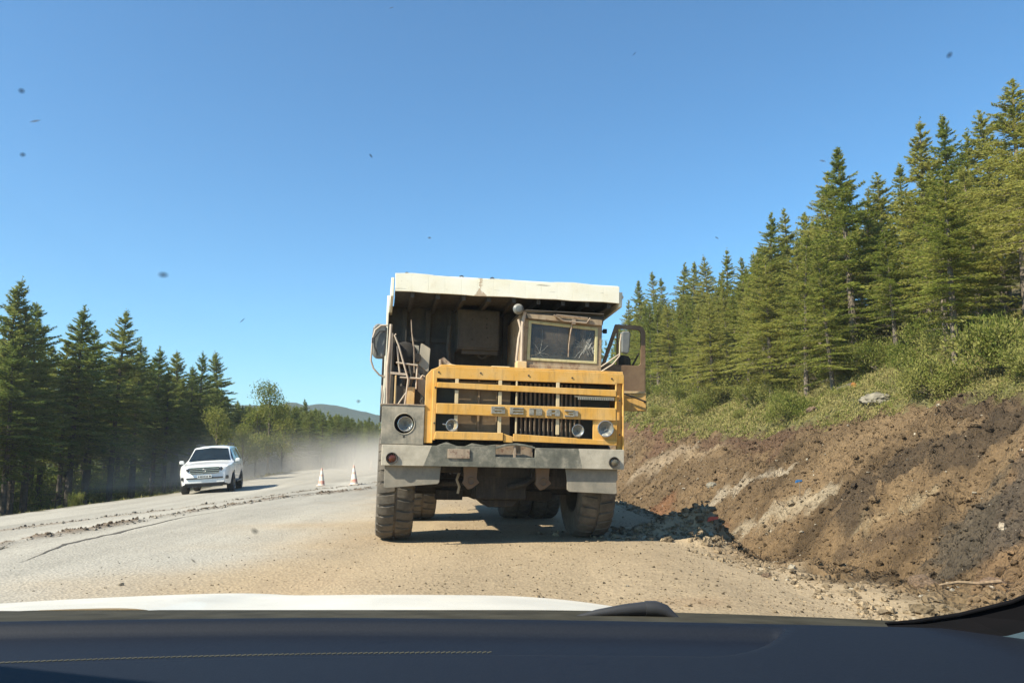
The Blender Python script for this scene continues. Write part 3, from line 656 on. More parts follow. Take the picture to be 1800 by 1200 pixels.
for (cx_, cz_, n_, l0) in ((1.42, 3.02, 22, .36), (.66, 2.88, 9, .42)):
    b = MB()
    for k in range(n_):
        a = 2*math.pi*k/n_+rnd.uniform(-.15, .15); l = l0*rnd.uniform(.35, 1); P_ = [(cx_, 1.004, cz_)]; x, z = cx_, cz_
        for s_ in range(4):
            x += math.cos(a)*l/4; z += math.sin(a)*l/4; a += rnd.uniform(-.16, .16)
            if not (.51 < x < 1.56 and 2.80 < z < 3.31): break
            P_.append((x, 1.004, z))
        if len(P_) > 1: b.tube(P_, [.0011]*len(P_), 4)
    b.build('glass_crack', M['crack_line'], ws)
b = MB()
for k in range(26):
    x = 1.52+rnd.uniform(-.13, .03); z = 3.0+rnd.gauss(0, .06)
    if 2.81 < z < 3.27: a = rnd.uniform(0, 6.28); l = rnd.uniform(.03, .09); b.tube([(x, 1.004, z), (min(1.56, x+l*math.cos(a)), 1.004, max(2.8, min(3.28, z+l*math.sin(a))))], .0015, 4)
b.build('crazing', M['crack_line'], ws)
b = MB(); b.tube([(1.18, .93, 3.43), (1.15, .96, 3.22), (1.13, .985, 3.02), (1.125, .99, 2.84)], [.018, .012, .009, .008]); b.tube([(.86, .90, 3.49), (1.02, .91, 3.40), (1.4, .91, 3.385), (1.46, .9, 3.47)], .013); b.tube([(.90, .90, 3.49), (1.42, .90, 3.465)], .012)
b.box(1.16, 1.22, .905, .935, 3.36, 3.44); b.build('wiper', M['bracket'], cab, smooth=True)
b = MB(); b.box(.42, 1.62, 1.12, 1.32, 2.62, 2.87); b.box(.45, .62, 1.3, 1.5, 2.8, 3.0); b.build('cab_dashboard', M['cab_tan'], cab, .02)
b = MB(); b.torus((.98, 1.42, 2.94), .24, .016, 'z', 32, 8, Matrix.Rotation(R(35), 4, 'X')); b.tube([(.98, 1.42, 2.94), (.98, 1.32, 2.8)], .02); b.tube([(.75, 1.42, 2.94), (1.21, 1.42, 2.94)], .012); b.build('steering_wheel', M['dark2'], cab, smooth=True)
b = MB(); b.box(.75, 1.2, 1.75, 1.9, 2.6, 3.22); b.build('cab_seat', M['dark'], cab, .05)
b = MB(); b.lathe([(.001, .83), (.05, .835), (.085, .87), (.085, .89), (.05, .97), (.001, .99)], (.28, 0, 3.55), 'y', 24); b.tube([(.28, .93, 3.55), (.42, .93, 3.53), (.9, .93, 3.545)], .01)
bo = b.build('cab_work_lamp', M['mirror_back'], T, smooth=True)
b = MB(); b.tube([(.30, .95, 3.4), (.34, .95, 3.25), (.31, .95, 3.1), (.28, .95, 2.75), (.32, .95, 2.62)], .022); b.tube([(.40, .95, 3.52), (.36, .95, 3.3), (.36, .95, 2.7)], .03); b.build('cab_corner_pipe', M['tan_tube'], T, smooth=True)
b = MB(); b.box(1.70, 1.78, 1.1, 1.16, 3.29, 3.31); b.box(1.74, 1.80, 1.1, 1.16, 3.27, 3.34); b.build('door_catch', M['dark'], T, .004)
# open door, hinged at the cab's front corner, seen square on
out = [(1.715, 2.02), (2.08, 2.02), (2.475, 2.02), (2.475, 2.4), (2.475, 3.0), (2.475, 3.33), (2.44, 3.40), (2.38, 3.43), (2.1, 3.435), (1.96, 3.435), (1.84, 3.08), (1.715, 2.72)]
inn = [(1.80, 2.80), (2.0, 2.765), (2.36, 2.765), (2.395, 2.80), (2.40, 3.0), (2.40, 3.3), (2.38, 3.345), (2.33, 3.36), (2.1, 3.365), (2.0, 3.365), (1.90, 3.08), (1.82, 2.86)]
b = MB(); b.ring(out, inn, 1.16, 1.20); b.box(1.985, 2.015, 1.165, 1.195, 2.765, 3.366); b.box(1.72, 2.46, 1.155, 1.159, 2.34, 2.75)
door = b.build('door', M['door_shaded'], T, .008)
b = MB(); b.prism([(1.72, 2.022), (2.473, 2.022), (2.473, 2.30), (1.72, 2.30)], 1.13, 1.158); b.build('door_lower_panel', M['yellow'], door, .008)
b = MB(); b.box(1.72, 2.47, 1.12, 1.158, 2.30, 2.34); b.build('door_ledge', M['cab_low'], door, .006)
b = MB(); b.tube([(1.95, 1.06, 2.32), (2.2, 1.05, 2.25), (2.44, 1.06, 2.17)], .013); b.tube([(2.44, 1.06, 2.17), (2.44, 1.15, 2.17)], .013); b.box(2.455, 2.48, 1.14, 1.17, 2.03, 2.19); b.build('door_rail', M['dark'], door, smooth=True)
b = MB(); b.add([(1.80, 1.18, 2.79), (2.40, 1.18, 2.765), (2.395, 1.18, 3.36), (2.0, 1.18, 3.365)], [(0, 1, 2, 3)]); b.build('door_glass', M['glass_clear'], door)
b = MB(); b.prism([(2.02, 2.765), (2.03, 2.90), (2.08, 2.94), (2.2, 2.93), (2.24, 2.88), (2.25, 2.765)], 1.22, 1.30); b.prism([(2.25, 2.765), (2.29, 2.765), (2.39, 2.96), (2.385, 3.0)], 1.21, 1.24); b.build('door_window_lever', M['dark'], door, .01)
b = MB(); b.prism([(1.97, 2.93), (2.07, 2.91), (2.10, 2.94), (2.125, 3.24), (2.10, 3.28), (2.0, 3.28), (1.975, 3.25)], .86, .93); mr = b.build('mirror', M['mirror_back'], T, .02); tag(mr, 'small grey mirror in front of the open door')
b = MB(); b.tube([(1.98, .91, 3.24), (1.955, .90, 3.1), (1.95, .90, 2.88), (1.84, .92, 2.74), (1.66, .96, 2.62)], .012); b.tube([(1.96, .9, 2.92), (1.8, .93, 2.8), (1.66, .97, 2.70)], .01); b.build('mirror_arm', M['tan_tube'], mr, smooth=True)
# left mirror in its loop bracket
b = MB(); b.prism([(-1.90, 2.66), (-1.79, 2.66), (-1.755, 2.72), (-1.745, 3.12), (-1.78, 3.18), (-1.90, 3.19), (-1.955, 3.14), (-1.965, 3.0), (-1.955, 2.72)], .70, .80); ml_ = b.build('mirror', M['mirror_back'], T, .03); tag(ml_, 'large grey mirror in a loop bracket at the left')
b = MB(); b.tube([(-1.74, .66, 3.16), (-1.84, .66, 3.15), (-1.92, .66, 3.08), (-1.955, .66, 2.95), (-1.965, .66, 2.62), (-1.92, .66, 2.50), (-1.83, .68, 2.41), (-1.75, .7, 2.38)], .014); b.build('mirror_arm', M['tan_tube'], ml_, smooth=True)
b = MB(); b.tube([(-1.75, .64, 3.07), (-1.86, .64, 3.06), (-1.935, .64, 2.95), (-1.92, .64, 2.82), (-1.87, .64, 2.70)], .012); b.box(-1.965, -1.92, .635, .655, 2.88, 2.96); b.build('mirror_strap', M['rubber'], ml_, smooth=True)
# left walkway: posts, rails, pipes, filter drums
def lp(px, py, y): return (-1.46+(640+px/7.5-711)*.0086, y, 1.92+(712-560-py/7.5)*.0086)
b = MB(); b.tube([lp(330, 50, .62), lp(322, 350, .62), lp(305, 620, .62), lp(318, 1100, .62)], .022); b.tube([lp(352, 165, .62), lp(350, 600, .64), lp(335, 1100, .64)], .014); b.tube([lp(250, 850, .6), lp(262, 980, .6), lp(258, 1100, .6)], .014); b.build('side_post', M['tan_tube'], T, smooth=True)
b = MB(); b.tube([lp(400, 180, .6), lp(380, 195, .6), lp(440, 330, .6), lp(555, 690, .6), lp(578, 760, .6), lp(548, 1110, .6)], .013); b.tube([lp(555, 940, .6), lp(450, 1105, .6)], .010); b.tube([lp(420, 330, .66), lp(450, 560, .66), lp(470, 690, .66)], .014); b.build('diagonal_rail', M['tan_tube'], T, smooth=True)
b = MB(); b.tube([lp(415, 548, .62), lp(690, 575, .62)], .013); b.tube([lp(470, 738, .62), lp(770, 747, .62)], .014); b.prism([(lp(345, 680, 0)[0], lp(0, 700, 0)[2]), (lp(545, 680, 0)[0], lp(0, 712, 0)[2]), (lp(545, 680, 0)[0], lp(0, 684, 0)[2]), (lp(345, 680, 0)[0], lp(0, 670, 0)[2])], .60, .63)
b.tube([lp(690, 560, .64), lp(685, 880, .64)], .013); b.tube([lp(740, 735, .6), lp(760, 705, .6), lp(790, 720, .6)], .013); b.build('cross_rail', M['tan_tube'], T, smooth=True)
b = MB(); b.tube([lp(592, -40, .75), lp(605, 120, .75), lp(640, 330, .75), lp(660, 660, .75)], [.007, .009, .012, .012]); b.build('whip_aerial', M['bracket'], T, smooth=True)
b = MB(); b.prism([lp(740, 250, 0)[::2], lp(760, 245, 0)[::2], lp(870, 310, 0)[::2], lp(855, 640, 0)[::2], lp(720, 530, 0)[::2]], .95, .98); b.prism([lp(720, 530, 0)[::2], lp(720, 270, 0)[::2], lp(560, 245, 0)[::2], lp(430, 250, 0)[::2], lp(430, 270, 0)[::2], lp(560, 330, 0)[::2], lp(650, 420, 0)[::2], lp(680, 530, 0)[::2]], 1.02, 1.05); b.prism([lp(720, 640, 0)[::2], lp(850, 760, 0)[::2], lp(850, 1000, 0)[::2], lp(720, 880, 0)[::2]], .98, 1.0); b.build('gusset_plate', M['light_grey'], T, .004)
b = MB(); b.lathe([(.001, .98), (.16, .98), (.19, 1.0), (.19, 1.5), (.001, 1.5)], (-1.46, 0, 2.78), 'y', 32); b.lathe([(.001, .9), (.07, .9), (.07, 1.4)], (-1.28, 0, 2.72), 'y', 20); b.build('filter_drum', M['dark'], T, smooth=True)
b = MB(); b.box(-1.57, -1.42, .70, .95, 1.955, 2.26); b.build('battery_box', M['dark2'], T, .006)
b = MB(); b.box(-1.415, -1.30, .70, .95, 1.955, 2.25); b.box(-1.60, -1.575, .72, .80, 1.955, 2.42); b.build('side_box', M['cab_low'], T, .006)
b = MB(); b.box(-1.70, -1.62, .9, 1.6, 1.955, 3.0); b.box(-1.30, -1.20, 1.0, 1.5, 1.95, 2.4); b.tube([lp(600, 560, .8), lp(640, 690, .8), lp(600, 860, .8)], .03); b.tube([lp(560, 620, .9), lp(520, 760, .9), lp(520, 880, .9)], .04); b.tube([lp(770, 1000, .5), lp(740, 1050, .5), lp(790, 1100, .5), lp(800, 1040, .5)], .012); b.build('hoses', M['dark2'], T, smooth=True)
b = MB(); b.box(-1.78, -1.08, .55, 2.3, 1.90, 1.935); b.build('walkway', M['dark2'], T, .006)
# dump body with its canopy
b = MB(); b.box(-1.72, 1.95, 2.30, 2.36, 1.75, 3.76)
for x in (-1.45, -1.05, -.62, .30, .75, 1.2, 1.6): b.box(x-.045, x+.045, 2.22, 2.299, 1.85, 3.70)
for z in (2.6, 3.15): b.box(-1.70, 1.93, 2.25, 2.299, z, z+.08)
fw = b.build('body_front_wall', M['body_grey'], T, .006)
b = MB(); b.prism([(2.36, 1.9), (7.1, 2.25), (7.35, 2.9), (5.5, 3.5), (2.36, 3.76)], -1.76, -1.70, 'x'); b.prism([(2.36, 1.9), (7.1, 2.25), (7.35, 2.9), (5.5, 3.5), (2.36, 3.76)], 1.93, 1.99, 'x')
b.prism([(2.36, 1.75), (7.1, 2.1), (7.3, 2.2), (7.3, 2.35), (2.36, 1.95)], -1.70, 1.93, 'x')
for y in (3.2, 4.1, 5.0, 5.9): b.box(-1.80, -1.762, y, y+.12, 1.9, 3.5); b.box(1.992, 2.03, y, y+.12, 1.9, 3.5)
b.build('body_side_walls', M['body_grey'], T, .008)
b = MB()
nseg = 14; top = [(-1.66+3.60*k/nseg, 4.015+.018*math.sin(k*1.3)-.03*math.exp(-((k-5)/1.2)**2)) for k in range(nseg+1)]
bot = [(-1.645+3.58*k/nseg, 3.735+.006*math.sin(k*2.1)-.008*math.exp(-((k-4.4)/1.0)**2)) for k in range(nseg+1)]
for k in range(nseg): b.prism([bot[k], bot[k+1], top[k+1], top[k]], .88, .91)
b.prism([(.91, 3.99), (.91, 4.02), (2.36, 3.99), (2.36, 3.96)], -1.64, 1.93, 'x')
can = b.build('canopy_fascia', M['fascia'], T, .004)
b = MB(); b.box(-1.645, 1.93, .911, 2.36, 3.745, 3.765)
for x in (-1.38, -.98, -.58, -.18, .22, .62, 1.02, 1.42, 1.78): b.box(x-.03, x+.03, .95, 2.3, 3.66, 3.744)
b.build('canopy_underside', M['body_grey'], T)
b = MB(); b.prism([(.93, 3.66), (.95, 3.96), (2.36, 3.99), (2.36, 3.60)], -1.715, -1.668, 'x'); b.build('canopy_side_rail', M['cream'], T, .008); b = MB(); b.prism([(.93, 3.68), (.90, 3.92), (2.36, 3.95), (2.36, 3.60)], 1.945, 2.0, 'x'); b.tube([(1.99, 1.0, 3.86), (2.04, 1.0, 3.86)], .03); b.tube([(1.99, 1.1, 3.78), (2.03, 1.1, 3.78)], .025); b.build('canopy_side_rail', M['cream'], T, .008); b = MB(); b.box(-1.76, -1.722, 2.10, 2.34, 2.05, 3.9); b.build('corner_flange', M['cream'], T, .008)
for x in (-1.48, -.62, -.13): b = MB(); b.torus((x, 1.0, 4.03), .03, .010, 'y', 12, 6); b.build('lifting_eye', M['dark'], can)
# cabinet and pipes under the canopy
b = MB(); b.box(-.585, .115, 1.75, 2.2, 2.99, 3.665); b.box(-.555, .085, 1.735, 1.749, 3.02, 3.64); cab_ = b.build('steel_cabinet', M['dark2'], T, .012)
for (x, z) in ((-.10, 3.52), (-.10, 3.42), (-.10, 3.36), (-.34, 3.50), (-.34, 3.16), (-.08, 3.2)): b = MB(); b.lathe([(.001, 1.728), (.014, 1.728), (.014, 1.735)], (x, 0, z), 'y', 10); b.build('bolt', M['dark'], cab_)
b = MB(); b.tube([(-.70, 1.9, 3.4), (-.72, 1.9, 3.0), (-.66, 1.9, 2.6)], .035); b.tube([(-.3, 1.9, 2.98), (-.15, 1.9, 2.86), (.02, 1.9, 2.95)], .02); b.box(-.5, .1, 1.8, 1.86, 2.92, 2.99); b.box(-1.0, .3, 1.4, 2.2, 2.2, 2.5); b.build('pipework', M['dark2'], T, smooth=True)
# chassis, front axle, tow hooks, springs
b = MB(); b.box(-.55, -.43, .36, 6.8, .95, 1.25); b.box(.43, .55, .36, 6.8, .95, 1.25); b.box(-.55, .55, .5, .7, .95, 1.2); b.box(-.5, .5, 3.0, 3.4, .9, 1.4); b.box(-1.1, 1.65, 1.0, 1.1, 1.2, 1.5); b.build('chassis_frame', M['dark'], T, .01)
b = MB(); b.box(-.36, .40, .55, 2.1, .62, 1.5); b.prism([(-.3, .62), (.34, .62), (.22, .50), (-.15, .50)], .7, 1.6); b.box(-.42, .9, .45, .5, 1.12, 1.5); b.box(.56, 1.0, .5, 1.6, .8, 1.3); b.box(-.95, -.58, .5, .9, 1.0, 1.35); b.build('engine_sump', M['dark'], T, .03)
b = MB(); b.lathe([(.001, -1.25), (.12, -1.25), (.12, -.5), (.2, -.3), (.2, .3), (.12, .5), (.12, 1.25), (.001, 1.25)], (0, 1.25, .78), 'x', 20); b.box(-.9, -.5, 1.05, 1.4, .58, .72); b.box(.5, .9, 1.05, 1.4, .58, .72); b.build('front_axle', M['dark'], T, smooth=True)
b = MB(); b.lathe([(.001, -1.2), (.2, -1.2), (.2, -.5), (.38, -.3), (.38, .3), (.2, .5), (.2, 1.2), (.001, 1.2)], (0, 4.65, .8), 'x', 24); b.box(-.12, .12, 2.1, 4.5, .75, .95); b.build('rear_axle', M['dark'], T, smooth=True)
b = MB(); b.box(.55, 1.2, .60, .66, .78, 1.0); b.build('splash_plate', M['dark'], T); b = MB(); b.tube([(.1, .5, .80), (.35, .46, .86), (.55, .5, .98), (.75, .5, .96)], .045); b.build('steering_link', M['dark'], T, smooth=True); b = MB(); b.tube([(-.5, .7, .85), (-1.1, 1.0, .82)], .04); b.build('steering_link', M['dark'], T, smooth=True); b = MB(); b.tube([(-.6, .65, 1.0), (-.64, .6, .9), (-.6, .6, .8), (-.62, .6, .7)], .02); b.build('hanging_hose', M['light_grey'], T, smooth=True)
for x in (-.50, .55):
    b = MB(); b.prism([(x-.09, 1.10), (x+.11, 1.10), (x+.10, .93), (x+.14, .88), (x+.04, .80), (x-.02, .78), (x-.10, .87), (x-.08, .93)], .16, .24); b.torus((x+.02, .15, .90), .05, .012, 'y', 16, 6); b.build('tow_hook', M['hook'], T, .01)
# wheels
def wheel_mesh(sgn):
    t = MB(); prof = [(.42, -.24), (.50, -.265), (.62, -.275), (.72, -.268), (.765, -.235), (.775, -.15), (.778, 0), (.775, .15), (.765, .235), (.72, .268), (.62, .275), (.50, .265), (.42, .24)]
    t.lathe(prof, (0, 0, 0), 'x', 56)
    for k in range(30):
        a = 2*math.pi*k/30
        for s_ in (-1, 1):
            off = (.5 if s_ > 0 else 0)*2*math.pi/30
            rows = [(.02, .0), (.10, .02), (.19, .035), (.262, .04)]
            vs = []
            for (xx, da) in rows:
                for (w_, rr) in ((-.070, .775), (-.058, .803), (.058, .803), (.070, .775)):
                    rr2 = rr-(.05 if xx > .25 else .006 if xx > .15 else 0); A = a+off+da+w_/.8
                    vs.append((s_*xx, rr2*math.cos(A), rr2*math.sin(A)))
            # shoulder block running down the sidewall
            for (w_, rr) in ((-.062, .70), (-.050, .70), (.050, .70), (.062, .70)):
                A = a+off+.04+w_/.8; vs.append((s_*.272, rr*math.cos(A), rr*math.sin(A)))
            fs = [(i*4+j, i*4+j+1, i*4+j+5, i*4+j+4) for i in range(4) for j in range(3)]+[(0, 1, 2, 3)]
            t.add(vs, fs)
    r = MB(); r.lathe([(.43, -.24), (.40, -.22), (.38, -.1), (.38, .1), (.40, .22), (.43, .24)], (0, 0, 0), 'x', 36)
    r.lathe([(.001, sgn*.16), (.14, sgn*.16), (.16, sgn*.10), (.30, sgn*.08), (.38, sgn*.02)], (0, 0, 0), 'x', 36)
    for k in range(10): a = 2*math.pi*k/10; r.tube([(sgn*.08, .24*math.cos(a), .24*math.sin(a)), (sgn*.12, .24*math.cos(a), .24*math.sin(a))], .02, 6)
    return t, r
t_, r_ = wheel_mesh(-1)
w0 = r_.build('wheel', M['dark2'], T, smooth=True); t0 = t_.build('tyre', M['tyre'], w0, smooth=True)
w0.location = (-1.52, 1.25, .79)
for (x, y, rz) in ((1.50, 1.25, math.pi), (-1.49, 4.65, 0), (-.93, 4.65, 0), (1.49, 4.65, math.pi), (.93, 4.65, math.pi)):
    c = w0.copy(); col.objects.link(c); c.parent = T; c.location = (x, y, .79 if x < 0 else .815); c.rotation_euler = (0.3*x, 0, rz)
    d = t0.copy(); col.objects.link(d); d.parent = c
# ---------------------------------------------------------------- larches, bushes, ground cover
def leaf_mat(name, c1, c2, c3, trans=.5):
    m, n, b, L = mat_new(name); n.nodes.remove(b); o = n.nodes['Material Output']
    q = noise(n, L, 1.3, 3); oi = n.nodes.new('ShaderNodeObjectInfo'); geo = n.nodes.new('ShaderNodeNewGeometry')
    ad = N(n, 'ShaderNodeMath', operation='MULTIPLY_ADD'); L.new(geo.outputs['Random Per Island'], ad.inputs[0]); ad.inputs[1].default_value = .45; L.new(q.outputs[0], ad.inputs[2])
    ad2 = N(n, 'ShaderNodeMath', operation='MULTIPLY_ADD'); L.new(oi.outputs['Random'], ad2.inputs[0]); ad2.inputs[1].default_value = .4; L.new(ad.outputs[0], ad2.inputs[2])
    r_ = ramp(n, L, ad2.outputs[0], [(.45, c1), (.85, c2), (1.25/1.3, c3)])
    d = n.nodes.new('ShaderNodeBsdfDiffuse'); t = n.nodes.new('ShaderNodeBsdfTranslucent'); ms = n.nodes.new('ShaderNodeMixShader'); ms.inputs[0].default_value = trans
    L.new(r_.outputs[0], d.inputs[0]); L.new(r_.outputs[0], t.inputs[0]); L.new(d.outputs[0], ms.inputs[1]); L.new(t.outputs[0], ms.inputs[2]); L.new(ms.outputs[0], o.inputs[0]); return m
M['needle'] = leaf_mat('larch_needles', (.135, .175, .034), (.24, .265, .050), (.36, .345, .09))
M['needle_left'] = leaf_mat('shaded_larch_needles', (.10, .15, .036), (.18, .225, .050), (.27, .29, .08))  # darker copy of the needles, the left wood's shade put into the colour
M['leaf'] = leaf_mat('broad_leaves', (.10, .135, .026), (.18, .205, .04), (.26, .26, .07), .4)
M['shrub'] = leaf_mat('shrub_leaves', (.085, .12, .024), (.165, .185, .040), (.27, .26, .08), .35)
M['cover'] = leaf_mat('undergrowth_leaves', (.095, .120, .026), (.170, .185, .045), (.29, .25, .10), .3)
M['bark'] = plain('larch_bark', (.17, .135, .10), .9, 0, .25, 9, bumpy=.5)
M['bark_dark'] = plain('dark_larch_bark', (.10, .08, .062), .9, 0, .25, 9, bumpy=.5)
def tris_from(c, d1, d2): return np.stack([c-d1*.5-d2*.5, c+d1*.6, c-d1*.35+d2*.6], 1)
def unit(v): return v/np.maximum(np.linalg.norm(v, axis=-1, keepdims=True), 1e-9)
def larch(seed, H=8.5, bare=.2, spread=1.5, dens=1.0, nb=125, one_side=False):
    rg = np.random.default_rng(seed)
    bx, by = rg.normal(0, .05, 2)*H*.35
    def axis(z): t = z/H; return np.stack([bx*t*t, by*t*t*.7, z], -1)
    zb = bare*H+(H*.985-bare*H)*np.sort(rg.uniform(0, 1, nb)**.78)
    zb = np.round(zb/.2)*.2+rg.normal(0, .07, nb)
    t = np.clip((zb-bare*H)/(H-bare*H), 0, 1)
    Ln = (spread*1.06*np.minimum(1, .66+t*1.8)*(1-t)**.9+.05)*rg.uniform(.5, 1.15, nb)
    az = np.arange(nb)*2.39996+rg.normal(0, .35, nb)
    el = np.radians(-12+46*t**1.3+rg.normal(0, 8, nb))
    dr = np.stack([np.cos(az)*np.cos(el), np.sin(az)*np.cos(el), np.sin(el)], -1); pe = np.stack([-np.sin(az), np.cos(az), 0*az], -1)
    base = axis(zb)
    wood = MB(); seg = 9; pts = [tuple(axis(np.array(H*i/seg))) for i in range(seg+1)]
    wood.tube(pts, [.0125*H*(1-i/seg)**.85+.006 for i in range(seg+1)], 8)
    for i in range(nb):
        if Ln[i] < .25: continue
        p = base[i]; q = p+dr[i]*Ln[i]*.5+np.array([0, 0, -.03*Ln[i]]); e = p+dr[i]*Ln[i]*.95+np.array([0, 0, -.02*Ln[i]])
        wood.tube([p, q, e], [.016, .010, .003], 3, cap=False)
    for k in range(int(20*bare/.2)):
        z = rg.uniform(.06, bare+.08)*H; a = rg.uniform(0, 6.28); l = rg.uniform(.3, 1.0); p = axis(np.array(z)); e = p+np.array([math.cos(a)*l, math.sin(a)*l, rg.uniform(-.25, .1)*l])
        wood.tube([p, (p+e)/2+np.array([0, 0, .03]), e], [.012, .008, .003], 3, cap=False)
    K = ((Ln*118*dens+13)*np.where(t > .72, 1-.55*(t-.72)/.28, 1)).astype(int); bi = np.repeat(np.arange(nb), K); n_ = len(bi)
    s_ = rg.uniform(.10, 1, n_)**.85; lat = rg.uniform(-1, 1, n_)*(.34*(1-s_*.72))*Ln[bi]
    sw = np.round(s_*9)/9*.6+s_*.4
    c = base[bi]+dr[bi]*(sw*Ln[bi])[:, None]+pe[bi]*lat[:, None]; c[:, 2] += -.10*Ln[bi]*s_**2*(1-t[bi])+.06*s_**4+rg.normal(0, .022, n_)-np.abs(lat)*.10
    d1 = unit(dr[bi]*.55+pe[bi]*(np.sign(lat)*.8)[:, None]+rg.normal(0, .25, (n_, 3)))*rg.uniform(.075, .15, (n_, 1))
    d2 = unit(np.cross(d1, np.array([0, 0, .5])+rg.normal(0, .8, (n_, 3))))*rg.uniform(.022, .044, (n_, 1))
    lead = 16; zl = rg.uniform(H*.93, H*1.01, lead); cl = axis(zl)+rg.normal(0, .03, (lead, 3)); dl = unit(rg.normal(0, .6, (lead, 3))+np.array([0, 0, 1]))*.09
    dl2 = unit(np.cross(dl, rg.normal(0, 1, (lead, 3))))*.03
    V = np.concatenate([tris_from(c, d1, d2), tris_from(cl, dl, dl2)])
    return wood, V
def make_tree(name, wood, V, bark, leaf):
    root = empty(name); wood.build('trunk', bark, root); link_mesh('crown', tri_mesh('crown', V), leaf, root); return root
VAR = {}
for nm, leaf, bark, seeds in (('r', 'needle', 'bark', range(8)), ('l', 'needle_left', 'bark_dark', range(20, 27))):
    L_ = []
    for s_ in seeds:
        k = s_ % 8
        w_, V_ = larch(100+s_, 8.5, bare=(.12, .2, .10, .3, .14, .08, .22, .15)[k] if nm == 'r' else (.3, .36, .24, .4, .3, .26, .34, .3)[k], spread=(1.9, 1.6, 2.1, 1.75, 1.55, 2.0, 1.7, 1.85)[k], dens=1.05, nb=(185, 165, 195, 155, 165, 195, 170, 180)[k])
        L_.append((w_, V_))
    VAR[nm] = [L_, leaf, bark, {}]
NTREE = [0]
def place_tree(kind, v, x, y, H, rz, label, group, lean=None, wid=1.0, name='larch'):
    S = VAR[kind]; z = gz(x, y)-.12
    if v not in S[3]:
        root = make_tree(name, S[0][v][0], S[0][v][1], M[S[2]], M[S[1]]); S[3][v] = root
    else: root = copy_tree(S[3][v])
    root.name = name
    s_ = H/8.5; root.location = (x, y, z); root.scale = (s_*wid, s_*wid, s_); root.rotation_euler = (lean[0] if lean else random.gauss(0, .015), lean[1] if lean else random.gauss(0, .015), rz)
    tag(root, label, 'tree', group); NTREE[0] += 1; return root
def sight(px, py):
    u = (px-900)/1350; v = (600-py)/1350; p = math.atan2(190, 1350); a = math.cos(p)-v*math.sin(p)
    return u/a, (math.sin(p)+v*math.cos(p))/a
def top_limit(x, y, P):
    """height of the treetop line over (x, y): the wood thins and lowers towards its edges"""
    az = x/y; return float(np.interp(az, [p[0] for p in P], [p[1] for p in P]))*y+EYE
GL = 'larches in the dark forest left of the road'; GR = 'larches on the hillside right of the truck'; GM = 'trees at the far end of the road'
right_hero = [(1607, 212, 29), (1480, 255, 31), (1545, 305, 34), (1345, 372, 41), (1385, 368, 43), (1415, 372, 46), (1440, 300, 36), (1515, 335, 33), (1582, 288, 40), (1660, 207, 33), (1690, 228, 31), (1735, 190, 30), (1768, 135, 24), (1806, 150, 21),
              (1272, 436, 53), (1245, 450, 56), (1215, 460, 60), (1195, 462, 64), (1165, 488, 66), (1150, 478, 70), (1125, 492, 72), (1105, 528, 80), (1308, 452, 48), (1640, 300, 24.5), (1560, 400, 27), (1430, 400, 33)]
hero_lab = {1607: 'tall larch with a wide spire, left of the bluish spire', 1480: 'tallest pointed larch standing clear against the sky in the middle of the right slope', 1768: 'tall dark larch topping the treeline at the right edge of the photo',
            1345: 'leftmost tall larch where the right treeline steps up steeply', 1272: 'slim spired larch standing above the low far end of the right wood', 1105: 'last small larch of the right wood, just behind the truck canopy corner', 1660: 'bluish larch spire just right of the widest treetop', 1640: 'larch with a long pale bare trunk at the front of the right slope', 1560: 'larch with twin pale bare trunks low on the right slope'}
rr = random.Random(5)
placed = []
for (px, py, Yd) in right_hero:
    rx, rz_ = sight(px, py); x = rx*Yd; zt = EYE+rz_*Yd; H = zt-gz(x, Yd)+.1
    v = rr.randrange(8) if px not in (1640, 1560, 1430) else 3
    place_tree('r', v, x, Yd, max(3.5, H), rr.uniform(0, 6.28), hero_lab.get(px, 'green larch whose spire shows on the skyline of the right hillside wood'), GR, wid=rr.uniform(1.2, 1.45)); placed.append((x, Yd))
SKR = [sight(*q) for q in [(1080, 575), (1130, 530), (1200, 520), (1250, 500), (1290, 500), (1330, 430), (1390, 410), (1430, 385), (1470, 345), (1530, 370), (1590, 330), (1640, 275), (1700, 265), (1750, 235), (1800, 200), (1900, 170)]]
SKL = [sight(*q) for q in [(-120, 560), (0, 570), (60, 575), (100, 600), (180, 615), (250, 620), (300, 640), (330, 660), (380, 668), (420, 705), (440, 708), (500, 706), (560, 714), (620, 730), (660, 738), (700, 740)]]
def infill(n_, gen, kind, P, label, group, mind, hr, tries=6000, nv=8):
    k = 0
    for _ in range(tries):
        if k >= n_: break
        x, y = gen()
        if any((x-a)**2+(y-b_)**2 < mind*mind for a, b_ in placed): continue
        zt = top_limit(x, y, P)-rr.uniform(0, .5); z0 = gz(x, y); H = min(rr.uniform(*hr), zt-z0)
        if H < 3.0: continue
        placed.append((x, y)); place_tree(kind, rr.randrange(nv), x, y, H, rr.uniform(0, 6.28), label, group, wid=rr.uniform(1.15, 1.55)); k += 1
    return k
def gen_r():
    y = rr.uniform(15, 82); x = float(CRX(y))+3.0+rr.expovariate(1/5.0)+max(0, (22-y)*.4); return x, y
def gen_r_front():
    y = rr.uniform(21, 75); return float(CRX(y))+rr.uniform(2.2, 4.6), y
infill(48, gen_r_front, 'r', SKR, 'green larch at the front edge of the right hillside wood, above the scrub', GR, 2.1, (5.5, 8.5))
infill(104, gen_r, 'r', SKR, 'green larch deep inside the dense wood on the right hillside', GR, 1.7, (6.5, 10))
